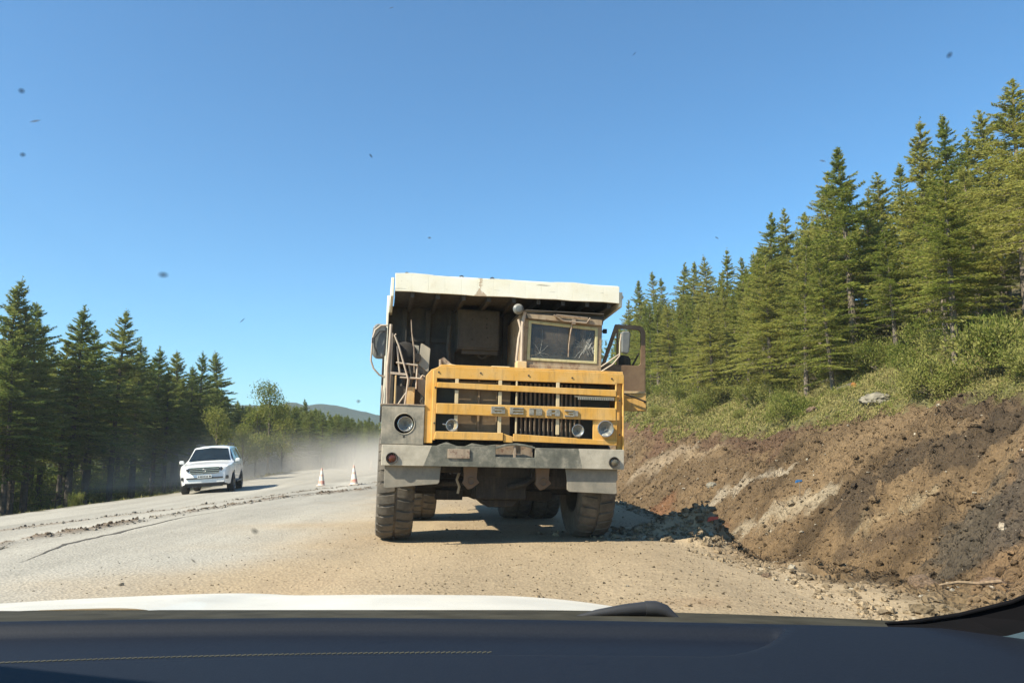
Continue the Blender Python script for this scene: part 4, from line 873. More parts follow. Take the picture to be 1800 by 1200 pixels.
# left wood
left_hero = [(15, 488), (48, 540), (72, 530), (145, 540), (170, 575), (215, 543), (250, 600), (282, 612), (322, 615), (357, 615), (398, 615), (125, 600), (345, 640)]
ll = {15: 'tallest larch at the far left edge of the photo, top thin against the sky', 145: 'full conical larch second gap from the left in the left treeline', 215: 'slender see-through larch spire in the middle of the left treeline', 398: 'dark narrow larch right of the white car, last tall spire of the left wood', 357: 'dark pointed larch directly above the white car', 72: 'ragged broad larch with dark trunk near the left edge'}
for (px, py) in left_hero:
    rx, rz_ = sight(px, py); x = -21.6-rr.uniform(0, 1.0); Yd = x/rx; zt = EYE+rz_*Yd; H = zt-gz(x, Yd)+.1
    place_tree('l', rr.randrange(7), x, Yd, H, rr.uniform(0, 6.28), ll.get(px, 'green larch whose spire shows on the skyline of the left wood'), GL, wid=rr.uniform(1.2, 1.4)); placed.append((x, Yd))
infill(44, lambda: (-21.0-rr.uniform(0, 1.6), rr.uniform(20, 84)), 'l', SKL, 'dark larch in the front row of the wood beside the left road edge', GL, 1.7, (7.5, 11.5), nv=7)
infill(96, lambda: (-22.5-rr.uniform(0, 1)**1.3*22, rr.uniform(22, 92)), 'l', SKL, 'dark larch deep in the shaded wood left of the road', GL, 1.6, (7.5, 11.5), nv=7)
# far end of the road, left of the truck
def gen_m():
    y = rr.uniform(62, 94); return rr.uniform(-.36, -.155)*y-(1.5 if y < 70 else 0), y
for (px, py, Yd) in ((545, 698, 72), (650, 730, 80), (600, 742, 84), (520, 722, 70), (572, 735, 74), (625, 738, 78)):
    rx, rz_ = sight(px, py); x = rx*Yd; H = EYE+rz_*Yd-gz(x, Yd); place_tree('l', rr.randrange(7), x, Yd, H, rr.uniform(0, 6), 'small far larch spire against the distant hills beyond the cones', GM); placed.append((x, Yd))
infill(78, gen_m, 'l', SKL, 'green larch in the low far wood closing the road behind the dust', GM, 1.3, (6.5, 10), nv=7)
# two leaning trunks and a fallen one
place_tree('r', 1, 11.9, 55, 7.6, .5, 'thin grey larch leaning right beside the open truck door', GR, lean=(0, .42)); place_tree('r', 4, 13.6, 53, 8.4, .9, 'larch on a long dark slanted trunk, leaning right above the scrub', GR, lean=(0, .40))
# broad-leaved trees
def leafy(seed, H, rad, n_, trunk=True):
    rg = np.random.default_rng(seed); wood = MB(); blobs = []
    wood.tube([(0, 0, 0), (.05, 0, H*.4), (0, .05, H*.8)], [.07, .05, .015], 7)
    for k in range(13):
        a = rg.uniform(0, 6.28); zz = H*rg.uniform(.3, .92); rr_ = rad*rg.uniform(.25, .95)*(1.15-zz/H); c = np.array([math.cos(a)*rr_, math.sin(a)*rr_, zz]); blobs.append((c, rad*rg.uniform(.3, .55)))
        wood.tube([(0, 0, zz*.6), tuple(c*np.array([.5, .5, .9])), tuple(c)], [.03, .018, .006], 4, cap=False)
    V = []
    for c, r0 in blobs:
        m_ = n_//13; d = unit(rg.normal(0, 1, (m_, 3))); p = c+d*(r0*rg.uniform(.35, 1.05, (m_, 1)))*np.array([1, 1, .8]); a1 = unit(rg.normal(0, 1, (m_, 3)))*rg.uniform(.06, .13, (m_, 1)); a2 = unit(np.cross(a1, rg.normal(0, 1, (m_, 3))))*rg.uniform(.04, .08, (m_, 1)); V.append(tris_from(p, a1, a2))
    return wood, np.concatenate(V)
protos = []
for s_ in range(3):
    w_, V_ = leafy(300+s_, 5.2, 1.7, 5200); protos.append(make_tree('broadleaf_tree', w_, V_, M['bark_dark'], M['leaf']))
spots = [(478, 672, 54, 'tall airy broad-leaved tree sticking up between the left wood and the far wood'), (455, 700, 52, 'olive green broad-leaved tree just left of the airy tall one'), (500, 712, 57, 'round broad-leaved tree at the start of the far wood'), (385, 715, 41, 'bright yellow-green broad-leaved tree directly above the rear of the white car'),
         (430, 735, 47, 'low broad-leaved tree behind the dust right of the white car'), (590, 745, 68, 'pale green broad-leaved tree in the middle of the far wood')]
for i, (px, py, Yd, lb) in enumerate(spots):
    rx, rz_ = sight(px, py); x = rx*Yd; H = EYE+rz_*Yd-gz(x, Yd)
    r_ = protos[i] if i < 3 else copy_tree(protos[i % 3]); s_ = H/4.9; r_.location = (x, Yd, gz(x, Yd)-.1); r_.scale = (s_*.95, s_*.95, s_); r_.rotation_euler = (0, 0, rr.uniform(0, 6)); tag(r_, lb, 'tree', 'broad-leaved trees beyond the white car')
# shrubs
def shrub(seed, n_=6000):
    rg = np.random.default_rng(seed); V = []; wood = MB()
    for k in range(16):
        a = rg.uniform(0, 6.28); q = rg.uniform(0, .8); c = np.array([math.cos(a)*q, math.sin(a)*q, rg.uniform(.25, .9)*(1-q*.5)]); m_ = n_//16
        wood.tube([(0, 0, 0), tuple(c*.6), tuple(c)], [.02, .012, .004], 3, cap=False)
        d = unit(rg.normal(0, 1, (m_, 3))); p = c+d*rg.uniform(.05, .34, (m_, 1)); p[:, 2] = np.abs(p[:, 2]); up = unit(d*.6+np.array([0, 0, .8])+rg.normal(0, .3, (m_, 3))); a1 = up*rg.uniform(.035, .075, (m_, 1)); a2 = unit(np.cross(a1, rg.normal(0, 1, (m_, 3))))*rg.uniform(.02, .035, (m_, 1)); V.append(tris_from(p, a1, a2))
    return wood, np.concatenate(V)
sp = []
for s_ in range(4): w_, V_ = shrub(400+s_); r_ = empty('shrub'); w_.build('stem', M['bark'], r_); link_mesh('foliage', tri_mesh('foliage', V_), M['shrub'], r_); sp.append(r_)
shrub_spots = [(14.4, 31.8, 1.9, 'big rounded shrub in the gap between the two groups of bare trunks'), (13.2, 19.9, 1.7, 'large shrub at the right edge above the bare soil'), (15.5, 37, 2.0, None), (12.9, 25.2, 1.2, None), (10.6, 49, 2.2, None), (12.1, 21.5, 1.0, None), (12.6, 18.0, 1.3, 'yellowish shrub on the lip of the dark soil at the right edge'), (10.9, 41, 1.6, None), (12.2, 45, 2.2, None), (11.3, 36, 1.4, None), (11.7, 33, 1.5, None), (12.4, 28.7, 1.2, None), (13.8, 22.5, 1.6, None), (12.6, 23.2, .8, None), (11.6, 26.6, .7, 'small dark shrub beside the sawn log'), (10.5, 30, .8, None), (14.6, 25.4, 1.5, None), (9.4, 52, 1.5, None), (9.6, 58, 2, None), (15.3, 28.5, 1.5, None)]
for i in range(26):
    y = rr.uniform(18, 66); shrub_spots.append((float(CRX(y))+rr.uniform(.6, 5.5), y, rr.uniform(.5, 1.4), None))
for i, (x, y, s_, lb) in enumerate(shrub_spots):
    r_ = sp[i] if i < 4 else copy_tree(sp[i % 4]); r_.location = (x, y, gz(x, y)-.08); r_.scale = (s_, s_, s_*rr.uniform(.7, .95)); r_.rotation_euler = (0, 0, rr.uniform(0, 6)); tag(r_, lb or 'leafy green shrub among the scrub below the right hillside wood', 'shrub', 'shrubs on the green strip of the right slope')
# undergrowth: one uncountable mat of leaves, twigs and grass
def cover(name, cl, per, size, mat, seed, tall=1.0):
    rg = np.random.default_rng(seed); x, y, rad = cl; n_ = len(x); z = terr(x, y); bi = np.repeat(np.arange(n_), per); m_ = len(bi)
    a = rg.uniform(0, 6.28, m_); q = rg.uniform(0, 1, m_)**.6*rad[bi]; px = x[bi]+np.cos(a)*q; py = y[bi]+np.sin(a)*q
    hz = (1-(q/rad[bi])**2)*rad[bi]*.8*tall*rg.uniform(.1, 1, m_)
    p = np.stack([px, py, terr(px, py)+hz], -1); up = unit(rg.normal(0, .55, (m_, 3))+np.array([0, 0, .8])); sc_ = np.clip(y[bi]/26, .7, 2.2)[:, None]
    a1 = up*rg.uniform(size*.6, size*1.4, (m_, 1))*sc_; a2 = unit(np.cross(a1, rg.normal(0, 1, (m_, 3))))*rg.uniform(size*.22, size*.5, (m_, 1))*sc_
    o = link_mesh(name, tri_mesh(name, tris_from(p, a1, a2)), mat); return tag(o, kind='stuff')
rg = np.random.default_rng(9)
y = 14+rg.uniform(0, 1, 13000)**1.3*72; x = CRX(y)+rg.uniform(-.05, 1, len(y))*11; k = (fbm(x*.5, y*.5, 4, 31) < .17+.1*(x-CRX(y))) & (x > CRX(y)-.5+fbm(x*.9, y*.9, 3, 77)*2.2); x, y = x[k], y[k]
cover('undergrowth', (x, y, rg.uniform(.14, .42, len(x))), 46, .085, M['cover'], 5)
y = 14+rg.uniform(0, 1, 900)*60; x = -15.0-rg.exponential(2.0, 900)
cover('verge_grass', (x, y, rg.uniform(.08, .22, len(x))), 26, .10, M['cover'], 6, 1.3)
y = rg.uniform(16, 90, 2600); x = -18-rg.exponential(6, 2600)
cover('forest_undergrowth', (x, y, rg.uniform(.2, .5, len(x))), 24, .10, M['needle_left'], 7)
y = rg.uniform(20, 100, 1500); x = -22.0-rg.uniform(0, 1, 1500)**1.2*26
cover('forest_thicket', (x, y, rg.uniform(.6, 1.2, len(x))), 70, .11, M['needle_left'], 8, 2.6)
def tuft(x, y, s_, n_, label, seed):
    rg = np.random.default_rng(seed); b_ = np.stack([rg.normal(0, .13*s_, n_), rg.normal(0, .13*s_, n_), np.zeros(n_)], -1); l = rg.uniform(.35, 1, n_)*s_; a = rg.uniform(0, 6.28, n_); ln = rg.uniform(.1, .6, n_)*l
    m1 = b_+np.stack([np.cos(a)*ln*.35, np.sin(a)*ln*.35, l*.6], -1); e = b_+np.stack([np.cos(a)*ln, np.sin(a)*ln, l*.92], -1); wv = np.stack([-np.sin(a), np.cos(a), 0*a], -1)*.008*s_
    V = np.concatenate([np.stack([b_-wv, b_+wv, m1+wv], 1), np.stack([m1-wv, m1+wv, e], 1)]); o = link_mesh('grass_tuft', tri_mesh('grass_tuft', V), M['cover']); o.location = (x, y, gz(x, y)-.03); tag(o, label, 'grass', 'grass tufts on the left verge')
tuft(-15.0, 26.9, .75, 500, 'bushy yellow-green grass tuft on the left verge, below the dark wood', 1); tuft(-14.9, 22.3, .6, 90, 'arching long grass blades at the left edge of the photo', 2); tuft(-14.8, 25.6, .28, 160, 'low grass tuft between the two taller ones', 3)
# far-off wood closing the view: reads as one mass
rg = np.random.default_rng(12); Vs = []
base_cone = []
for k in range(150):
    t = rg.uniform(0, 1)**.8; a = rg.uniform(0, 6.28); r0 = (1-t)*.19*rg.uniform(.5, 1.1); c = np.array([math.cos(a)*r0, math.sin(a)*r0, .1+t*.9]); a1 = unit(np.array([math.cos(a), math.sin(a), .1])+rg.normal(0, .3, 3))*.085; a2 = unit(np.cross(a1, [0, 0, 1.]))*.035; base_cone.append(np.stack([c-a1*.5-a2*.5, c+a1*.6, c-a1*.35+a2*.6]))
base_cone = np.array(base_cone)
for k in range(620):
    y = 96+rg.uniform(0, 1)**1.2*150; x = rg.uniform(-.55, .30)*y; Hh = min(rg.uniform(6, 9), max(3, top_limit(x, y, SKL)-gz(x, y)) if x < 0 else 9); a = rg.uniform(0, 6.28); Rm = np.array([[math.cos(a), -math.sin(a), 0], [math.sin(a), math.cos(a), 0], [0, 0, 1]]); Vs.append(base_cone @ Rm.T*Hh+np.array([x, y, gz(x, y)-.3]))
tag(link_mesh('distant_forest', tri_mesh('distant_forest', np.concatenate(Vs)), M['needle_left']), kind='stuff')
# ---------------------------------------------------------------- the white off-road car (own axes: x right, y back, z up, origin on the ground under its nose)
M['car_white'] = plain('white_car_paint', (.80, .79, .76), .28, 0, .05, 3, coat=.8, bumpy=0)
M['car_lamp'] = plain('car_lamp_glass', (.16, .17, .19), .15, .6, .3, 9, coat=1, bumpy=0)
M['black_plastic'] = plain('black_plastic', (.03, .03, .032), .55, 0, .1, 20)
gx, gy = -11.75, 29.9
suv = tag(empty('off_road_car', (gx, gy, gz(gx, gy+2)-.05), (0, R(-3.2), R(13.5))), 'white off-road estate car driving towards us on the left of the road, trailing dust', 'car')
S = suv; NS = 100; Ls = 4.95
def ip(y, P): return float(np.interp(y, [p[0] for p in P], [p[1] for p in P]))
AX = (.98, 3.83)
secs = []
for i in range(NS+1):
    y = Ls*i/NS
    wb = ip(y, [(0, .74), (.12, .87), (.35, .95), (1, .975), (3.8, .975), (4.6, .95), (4.85, .90), (4.95, .80)])
    zb = ip(y, [(0, .42), (.2, .36), (1, .42), (4, .42), (4.8, .50), (4.95, .58)])
    for a in AX:
        d = abs(y-a)
        if d < .47: zb = max(zb, .40+math.sqrt(.47**2-d*d)*.97)
    zm = max(zb+.02, .80)
    belt = ip(y, [(0, .86), (.04, 1.0), (.15, 1.06), (1.15, 1.17), (1.3, 1.19), (4.6, 1.24), (4.9, 1.22), (4.95, 1.1)])
    top = ip(y, [(0, .90), (.04, 1.06), (.2, 1.13), (1.15, 1.235), (1.25, 1.25), (2.05, 1.82), (2.4, 1.87), (3.8, 1.88), (4.55, 1.83), (4.75, 1.5), (4.92, 1.24), (4.95, 1.12)])
    edge = ip(y, [(0, .60), (.2, .72), (1.15, .80), (1.25, .82), (2.05, .665), (4.3, .66), (4.6, .68), (4.92, .80), (4.95, .75)])
    ez = top-ip(y, [(0, .03), (1.2, .03), (2.05, .055), (4.5, .055), (4.95, .03)])
    secs.append([(wb*.93, zb), (wb, zm), (wb*.985, belt-.12), (wb*.955, belt), (edge, ez), (edge*.55, top-.006), (0, top)])
V_ = []; F_ = []
row = 13
for i, s_ in enumerate(secs):
    y = Ls*i/NS
    V_ += [(-x, y, z) for x, z in s_]+[(x, y, z) for x, z in reversed(s_[:-1])]
for i in range(NS):
    for k in range(row-1): F_.append((i*row+k, i*row+k+1, (i+1)*row+k+1, (i+1)*row+k))
F_ += [tuple(range(row-1, -1, -1)), tuple(NS*row+k for k in range(row))]
b = MB(); b.add(V_, F_); body = b.build('body', M['car_white'], S, smooth=True)
b = MB(); b.box(-.80, .80, .3, 4.7, .32, .62); b.box(-.62, .62, .1, .3, .30, .44); b.build('underbody', M['black_plastic'], S)
def sec(y):
    i = y/Ls*NS; a = int(i); t = i-a; a2 = min(a+1, NS); return [(secs[a][k][0]*(1-t)+secs[a2][k][0]*t, secs[a][k][1]*(1-t)+secs[a2][k][1]*t) for k in range(7)]
# windscreen and side glass, set 6 mm proud of the body
b = MB(); A0, A1 = sec(1.30), sec(1.99); e = .022
b.add([(-A0[4][0]*.97, 1.295-e, A0[4][1]+.02), (0, 1.285-e, A0[6][1]+.012), (A0[4][0]*.97, 1.295-e, A0[4][1]+.02), (A1[4][0]*.93, 1.985-e, A1[4][1]+.015), (0, 1.98-e, A1[6][1]+.012), (-A1[4][0]*.93, 1.985-e, A1[4][1]+.015)], [(0, 1, 4, 5), (1, 2, 3, 4)]); b.build('windscreen', M['glass_dark'], S)
for sgn in (-1, 1):
    for (y0, y1, y2, y3) in ((1.42, 2.42, 2.42, 2.02), (2.50, 3.45, 3.45, 2.50), (3.53, 4.32, 4.25, 3.53)):
        q = []
        for (y, lo) in ((y0, 1), (y1, 1), (y2, 0), (y3, 0)):
            s_ = sec(y); (xa, za), (xb, zb_) = s_[3], s_[4]; t = .08 if lo else .88; q.append((sgn*(xa+(xb-xa)*t+.008), y, za+(zb_-za)*t))
        b = MB(); b.add(q, [(0, 1, 2, 3)]); b.build('side_window', M['glass_dark'], S)
b = MB(); b.prism([(-.50, .80), (.50, .80), (.56, .98), (.52, 1.03), (-.52, 1.03), (-.56, .98)], -.045, .02); gr = b.build('grille', M['black_plastic'], S, .01)
b = MB()
for z in (.835, .905, .975): b.box(-.53, .53, -.06, -.046, z-.011, z+.011)
b.box(-.56, .56, -.058, -.046, 1.02, 1.04); b.build('grille_bar', M['chrome'], gr)
b = MB(); b.torus((0, -.068, .925), .060, .010, 'y', 24, 6); b.torus((0, -.068, .94), .028, .008, 'y', 16, 6); b.build('oval_badge', M['chrome'], gr, smooth=True)
for s_ in (-1, 1):
    b = MB(); b.add([(s_*.56, -.03, .88), (s_*.80, .09, .87), (s_*.90, .28, .98), (s_*.80, .17, 1.055), (s_*.56, .01, 1.03), (s_*.56, .1, .88), (s_*.80, .2, .87), (s_*.90, .35, .98), (s_*.80, .3, 1.055), (s_*.56, .2, 1.03)], [(0, 1, 2, 3, 4), (9, 8, 7, 6, 5), (0, 5, 6, 1), (1, 6, 7, 2), (2, 7, 8, 3), (3, 8, 9, 4), (4, 9, 5, 0)]); h = b.build('headlight', M['car_lamp'], S, .01)
    b = MB(); b.box(min(s_*.61, s_*.66), max(s_*.61, s_*.66), -.035, .0, .92, .99); b.build('headlight_inner', M['black_plastic'], h)
    b = MB(); b.lathe([(.001, -.03), (.05, -.03), (.055, .05)], (s_*.76, .06, .62), 'y', 16); fl = b.build('fog_light', M['lens'], S, smooth=True)
    b = MB(); b.box(min(s_*.66, s_*.86), max(s_*.66, s_*.86), .03, .10, .56, .69); b.build('fog_recess', M['black_plastic'], S, .02)
    b = MB(); b.prism([(s_*.97, 1.17), (s_*1.14, 1.18), (s_*1.15, 1.29), (s_*1.11, 1.32), (s_*.98, 1.31)], 1.38, 1.52); m_ = b.build('wing_mirror', M['car_white'], S, .03); b = MB(); b.tube([(s_*.9, 1.46, 1.18), (s_*1.06, 1.45, 1.2)], .03); b.build('mirror_stalk', M['black_plastic'], m_)
    b = MB(); b.tube([(s_*.60, 2.2, 1.87), (s_*.60, 2.3, 1.93), (s_*.60, 4.2, 1.93), (s_*.60, 4.3, 1.87)], .018); b.build('roof_rail', M['black_plastic'], S, smooth=True)
    b = MB(); b.prism([(1.48, .37), (3.32, .37), (3.28, .44), (1.52, .44)], s_*.88 if s_ > 0 else -1.02, 1.02 if s_ > 0 else -.88, 'x'); b.build('side_step', M['black_plastic'], S, .01)
    for y in (2.15, 3.1): b = MB(); b.box(min(s_*.968, s_*.99), max(s_*.968, s_*.99), y, y+.2, 1.03, 1.06); b.build('door_handle', M['chrome'], S, .005)
b = MB(); b.box(-.66, .66, -.035, .03, .60, .655); b.build('bumper_slot', M['black_plastic'], S, .01)
b = MB(); b.box(-.26, .26, -.06, -.036, .63, .745); pl = b.build('number_plate', plain('plate_white', (.7, .7, .66), .4, bumpy=0), S, .004)
b = MB()
for x in (-.225, -.165, -.12, -.07, -.02, .04, .09, .16, .205): b.box(x, x+.028, -.063, -.061, .655, .72); b.box(x-.004, x+.036, -.0625, -.0605, .68, .69)
b.build('plate_characters', M['black_plastic'], pl)
b = MB(); b.box(-.72, .72, -.012, .05, .395, .455); b.build('bumper_lip', M['black_plastic'], S, .015)
b = MB(); b.prism([(-.35, 1.22), (-.30, 1.22), (-.12, 1.42), (-.16, 1.42)], 1.4, 1.41); b.box(-.78, -.74, 1.9, 1.92, 1.3, 1.7)
t2 = MB(); t2.lathe([(.20, -.12), (.30, -.135), (.365, -.12), (.39, -.08), (.393, 0), (.39, .08), (.365, .12), (.30, .135), (.20, .12)], (0, 0, 0), 'x', 40)
r2 = MB(); r2.lathe([(.001, .06), (.06, .07), (.08, .04), (.19, .05), (.225, .11), (.24, .13)], (0, 0, 0), 'x', 32)
for k in range(10): a = k*2*math.pi/10; r2.add([(.085, .06*math.cos(a-.2), .06*math.sin(a-.2)), (.085, .06*math.cos(a+.2), .06*math.sin(a+.2)), (.11, .21*math.cos(a+.06), .21*math.sin(a+.06)), (.11, .21*math.cos(a-.06), .21*math.sin(a-.06))], [(0, 1, 2, 3)])
wr = r2.build('wheel', M['chrome'], S, smooth=True); wt = t2.build('tyre', M['rubber'], wr, smooth=True); wr.location = (.845, AX[0], .39)
for (x, y, rz) in ((-.845, AX[0], math.pi), (.845, AX[1], 0), (-.845, AX[1], math.pi)):
    c = wr.copy(); col.objects.link(c); c.parent = S; c.location = (x, y, .39); c.rotation_euler = (0, 0, rz); d = wt.copy(); col.objects.link(d); d.parent = c

# ---------------------------------------------------------------- traffic cones
def stripe_mat():
    m, n, b, L = mat_new('cone_stripes'); tc = n.nodes.new('ShaderNodeTexCoord'); sx = n.nodes.new('ShaderNodeSeparateXYZ'); L.new(tc.outputs['Object'], sx.inputs[0])
    q = noise(n, L, 14, 5); a = N(n, 'ShaderNodeMath', operation='MULTIPLY_ADD'); L.new(q.outputs[0], a.inputs[0]); a.inputs[1].default_value = .03; L.new(sx.outputs[2], a.inputs[2])
    r_ = ramp(n, L, a.outputs[0], [(0, (.72, .68, .60)), (.10, (.60, .09, .06)), (.24, (.72, .68, .60)), (.44, (.62, .22, .16)), (.52, (.72, .68, .60)), (.68, (.60, .10, .06))]); r_.color_ramp.interpolation = 'CONSTANT'
    d = noise(n, L, 7, 6); f = ramp(n, L, d.outputs[0], [(.35, (.25, .25, .25)), (.65, (.8, .8, .8))]); L.new(mix(n, L, f.outputs[0], r_.outputs[0], (.55, .47, .36)), b.inputs['Base Color']); b.inputs['Roughness'].default_value = .7; return m
M['cone'] = stripe_mat(); M['cone_base'] = weathered('cone_base_rubber', (.55, .30, .22), dust=(.62, .54, .42), dust_amt=.8)
cone = None
for (x, y, s_, tilt, lb) in ((-7.45, 30.5, .88, .03, 'red and white traffic cone nearer the white car, left of the other near cone'), (-6.15, 30.4, .95, -.04, 'red and white traffic cone midway between the white car and the truck'), (-9.3, 51.5, .9, 0, 'small far traffic cone half hidden beside the truck front wheel'), (-12.6, 62, .8, .1, 'tiny pale traffic cone far off at the edge of the dust')):
    if cone is None:
        r_ = empty('traffic_cone'); b = MB(); b.lathe([(.155, .025), (.15, .035), (.028, .76), (.020, .775), (.001, .775)], (0, 0, 0), 'z', 28); b.build('cone_body', M['cone'], r_, smooth=True)
        b = MB(); b.prism([(-.2, -.17), (-.17, -.2), (.17, -.2), (.2, -.17), (.2, .17), (.17, .2), (-.17, .2), (-.2, .17)], 0, .03, 'z'); b.build('base', M['cone_base'], r_, .006); cone = r_
    else: r_ = copy_tree(cone)
    r_.location = (x, y, gz(x, y)+.005); r_.rotation_euler = (0, tilt, x); r_.scale = (s_,)*3; tag(r_, lb, 'traffic cone', 'red and white cones along the road')

# ---------------------------------------------------------------- things lying on the bank
def lump(name, x, y, s_, flat, mat, label, cat, seed, group=None):
    rg = np.random.default_rng(seed); import bmesh
    bm = bmesh.new(); bmesh.ops.create_icosphere(bm, subdivisions=4, radius=.5)
    for v in bm.verts:
        p = np.array(v.co)*2; k = 1+.55*fbm(np.array([p[0]*1.6+seed*3]), np.array([p[1]*1.6+p[2]*1.1]), 4, seed)[0]+.35*fbm(np.array([p[2]*4+seed]), np.array([p[0]*4-p[1]*2]), 3, seed+1)[0]
        v.co = v.co*k; v.co.z *= flat; v.co.x *= rg.uniform(.98, 1.02)
    me = bpy.data.meshes.new(name); bm.to_mesh(me); bm.free(); o = link_mesh(name, me, mat); o.location = (x, y, gz(x, y)+s_*.12*flat); o.scale = (s_*1.15, s_, s_); o.rotation_euler = (0, 0, seed*1.7); return tag(o, label, cat, group)
M['clod'] = plain('soil_clod', (.13, .085, .05), .95, 0, .35, 12, bumpy=.8); M['stone'] = plain('pale_stone', (.21, .185, .135), .9, 0, .3, 5, bumpy=.6)
GC = 'loose clods and stones at the foot of the bank'
lump('soil_clod', 4.15, 9.75, .22, .75, M['clod'], 'round dark clod left of the small shaded hollow', 'clod', 3, GC); lump('soil_clod', 3.0, 9.35, .12, .7, M['clod'], 'small dark clod lying ahead of the tip of the truck shadow', 'clod', 4, GC)
lump('soil_clod', 4.95, 9.6, .30, .7, M['clod'], 'largest brown clod on the right rim of the small shaded hollow', 'clod', 5, GC); lump('soil_clod', 5.4, 9.7, .26, .55, M['stone'], 'flat tan stone right of the shaded hollow', 'stone', 6, GC)
lump('soil_clod', 5.9, 9.75, .24, .6, M['clod'], 'dark clod just above the fallen stick', 'clod', 7, GC); lump('soil_clod', 10.7, 27.4, .45, .6, M['clod'], 'black clod on the edge where green scrub meets bare soil', 'clod', 8, GC)
lump('boulder', 11.35, 23.9, .85, .55, M['stone'], 'large pale boulder in the scrub above the bare soil', 'boulder', 9); lump('white_stone', 6.55, 25.6, .32, .8, M['stone'], 'white stone half way up the bank right of the truck', 'stone', 10)
b = MB(); b.tube([(-.33, 0, 0), (-.1, .02, .03), (.1, -.01, .02), (.4, .03, .035)], [.012, .018, .020, .024], 7); st_ = b.build('fallen_stick', plain('bare_wood', (.27, .19, .11), .8, 0, .2, 30), None, smooth=True); st_.location = (5.25, 9.15, gz(5.25, 9.15)+.07); tag(st_, 'pale bare stick lying on the soil at the lower right', 'stick')
lg = tag(empty('sawn_log', (11.85, 26.6, gz(11.85, 26.6)+.22), (R(-8), 0, R(14))), 'short sawn log with an orange cut end facing us in the green scrub', 'log')
b = MB(); b.lathe([(.11, 0), (.12, .1), (.115, .5), (.12, .8), (.001, .8)], (0, 0, 0), 'y', 24); b.build('bark', M['bark_dark'], lg, smooth=True); b = MB(); b.lathe([(.001, -.004), (.109, -.004)], (0, 0, 0), 'y', 24); b.build('cut_end', plain('fresh_orange_wood', (.62, .26, .07), .8, 0, .15, 20), lg)
def stake(x, y, h, label, flag, fc, cat='stake'):
    r_ = tag(empty('marker_stake', (x, y, gz(x, y)-.05)), label, cat); b = MB(); b.tube([(0, 0, 0), (.02, 0, h)], .010, 6); b.build('stick', M['bark'], r_)
    if flag: b = MB(); b.prism([(-.10, h-.06), (.01, h-.03), (.07, h-.02), (.08, h+.015), (-.03, h+.02), (-.08, h+.005)], -.012, .008); b.build('ribbon', plain('ribbon_'+flag, fc, .6, bumpy=0), r_)
    return r_
stake(7.25, 19.7, .50, 'thin stake with a blue ribbon standing on the bank', 'blue', (.03, .14, .34)); stake(3.22, 12.55, .16, 'short marker with a red ribbon on the heap beside the truck shadow', 'red', (.45, .07, .04)); stake(6.2, 39.5, .75, 'bare rusty stake on the bank right beside the truck bumper', None, None)
b = MB(); b.tube([(0, 0, .25), (2.2, .3, .9), (4.2, .4, 1.35)], [.045, .04, .02], 7); fl_ = b.build('fallen_tree', M['bark'], None, smooth=True); fl_.location = (11.2, 42, gz(11.2, 42)+.3); tag(fl_, 'thin grey fallen trunk lying slanted across the scrub', 'fallen tree')

# ---------------------------------------------------------------- dust hanging behind the white car
def dust_mat(dens):
    m = bpy.data.materials.new('road_dust'); m.use_nodes = True; n = m.node_tree; n.nodes.clear(); L = n.links
    o = n.nodes.new('ShaderNodeOutputMaterial'); v = n.nodes.new('ShaderNodeVolumePrincipled'); v.inputs['Color'].default_value = (.90, .84, .74, 1); v.inputs['Anisotropy'].default_value = .25
    tc = n.nodes.new('ShaderNodeTexCoord'); q = N(n, 'ShaderNodeTexNoise', Scale=.22, Detail=5, Roughness=.55); L.new(tc.outputs['Object'], q.inputs[0])
    g = n.nodes.new('ShaderNodeSeparateXYZ'); L.new(tc.outputs['Generated'], g.inputs[0])
    def ma(op, a, b_):
        k = N(n, 'ShaderNodeMath', operation=op)
        for i, t in enumerate((a, b_)):
            if isinstance(t, (int, float)): k.inputs[i].default_value = t
            else: L.new(t, k.inputs[i])
        return k.outputs[0]
    def bell(s_): c = ma('SUBTRACT', s_, .5); c = ma('MULTIPLY', c, c); c = ma('SUBTRACT', 1, ma('MULTIPLY', c, 4)); return ma('MAXIMUM', c, 0)
    hgt = ma('POWER', ma('MAXIMUM', ma('SUBTRACT', 1, g.outputs[2]), 0), 2.2)
    nz = ma('MAXIMUM', ma('MULTIPLY', ma('SUBTRACT', q.outputs[0], .42), 5.5), 0)
    d = ma('MULTIPLY', ma('MULTIPLY', ma('MULTIPLY', bell(g.outputs[0]), bell(g.outputs[1])), hgt), ma('MULTIPLY', nz, dens))
    L.new(d, v.inputs['Density']); L.new(v.outputs[0], o.inputs['Volume']); return m
b = MB(); b.box(-14, 15, -18, 26, 0, 3.6); du = b.build('dust_cloud', dust_mat(.5), None); du.location = (-10.5, 52, -.6); du.rotation_euler = (0, 0, R(10)); tag(du, kind='stuff')

# ---------------------------------------------------------------- the car we sit in
me_ = tag(empty('car_we_sit_in', (-.2, 1.0, 0)), 'white car seen from its cabin, dark dashboard, wiper and strip of bonnet', 'car')
C_ = me_
def own(mb, name, mat, parent=C_, **kw):
    off = Vector((-.2, 1.0, 0)) if parent is C_ else None
    if off is None: off = Vector((-.2, 1.0, 0))
    mb.v = [tuple(Vector(v)-off) for v in mb.v]; return mb.build(name, mat, parent, **kw)
def grid(fx, n_, m_):
    b = MB(); vs = [fx(i/n_, j/m_) for j in range(m_+1) for i in range(n_+1)]; b.add(vs, [(j*(n_+1)+i, j*(n_+1)+i+1, (j+1)*(n_+1)+i+1, (j+1)*(n_+1)+i) for j in range(m_) for i in range(n_)]); return b
M['hood'] = plain('own_white_paint', (.66, .62, .53), .5, 0, .05, 8, coat=.15, bumpy=.01)
def rear(x): return 1.13-.12*max(0, abs(x+.25)-.25)**2
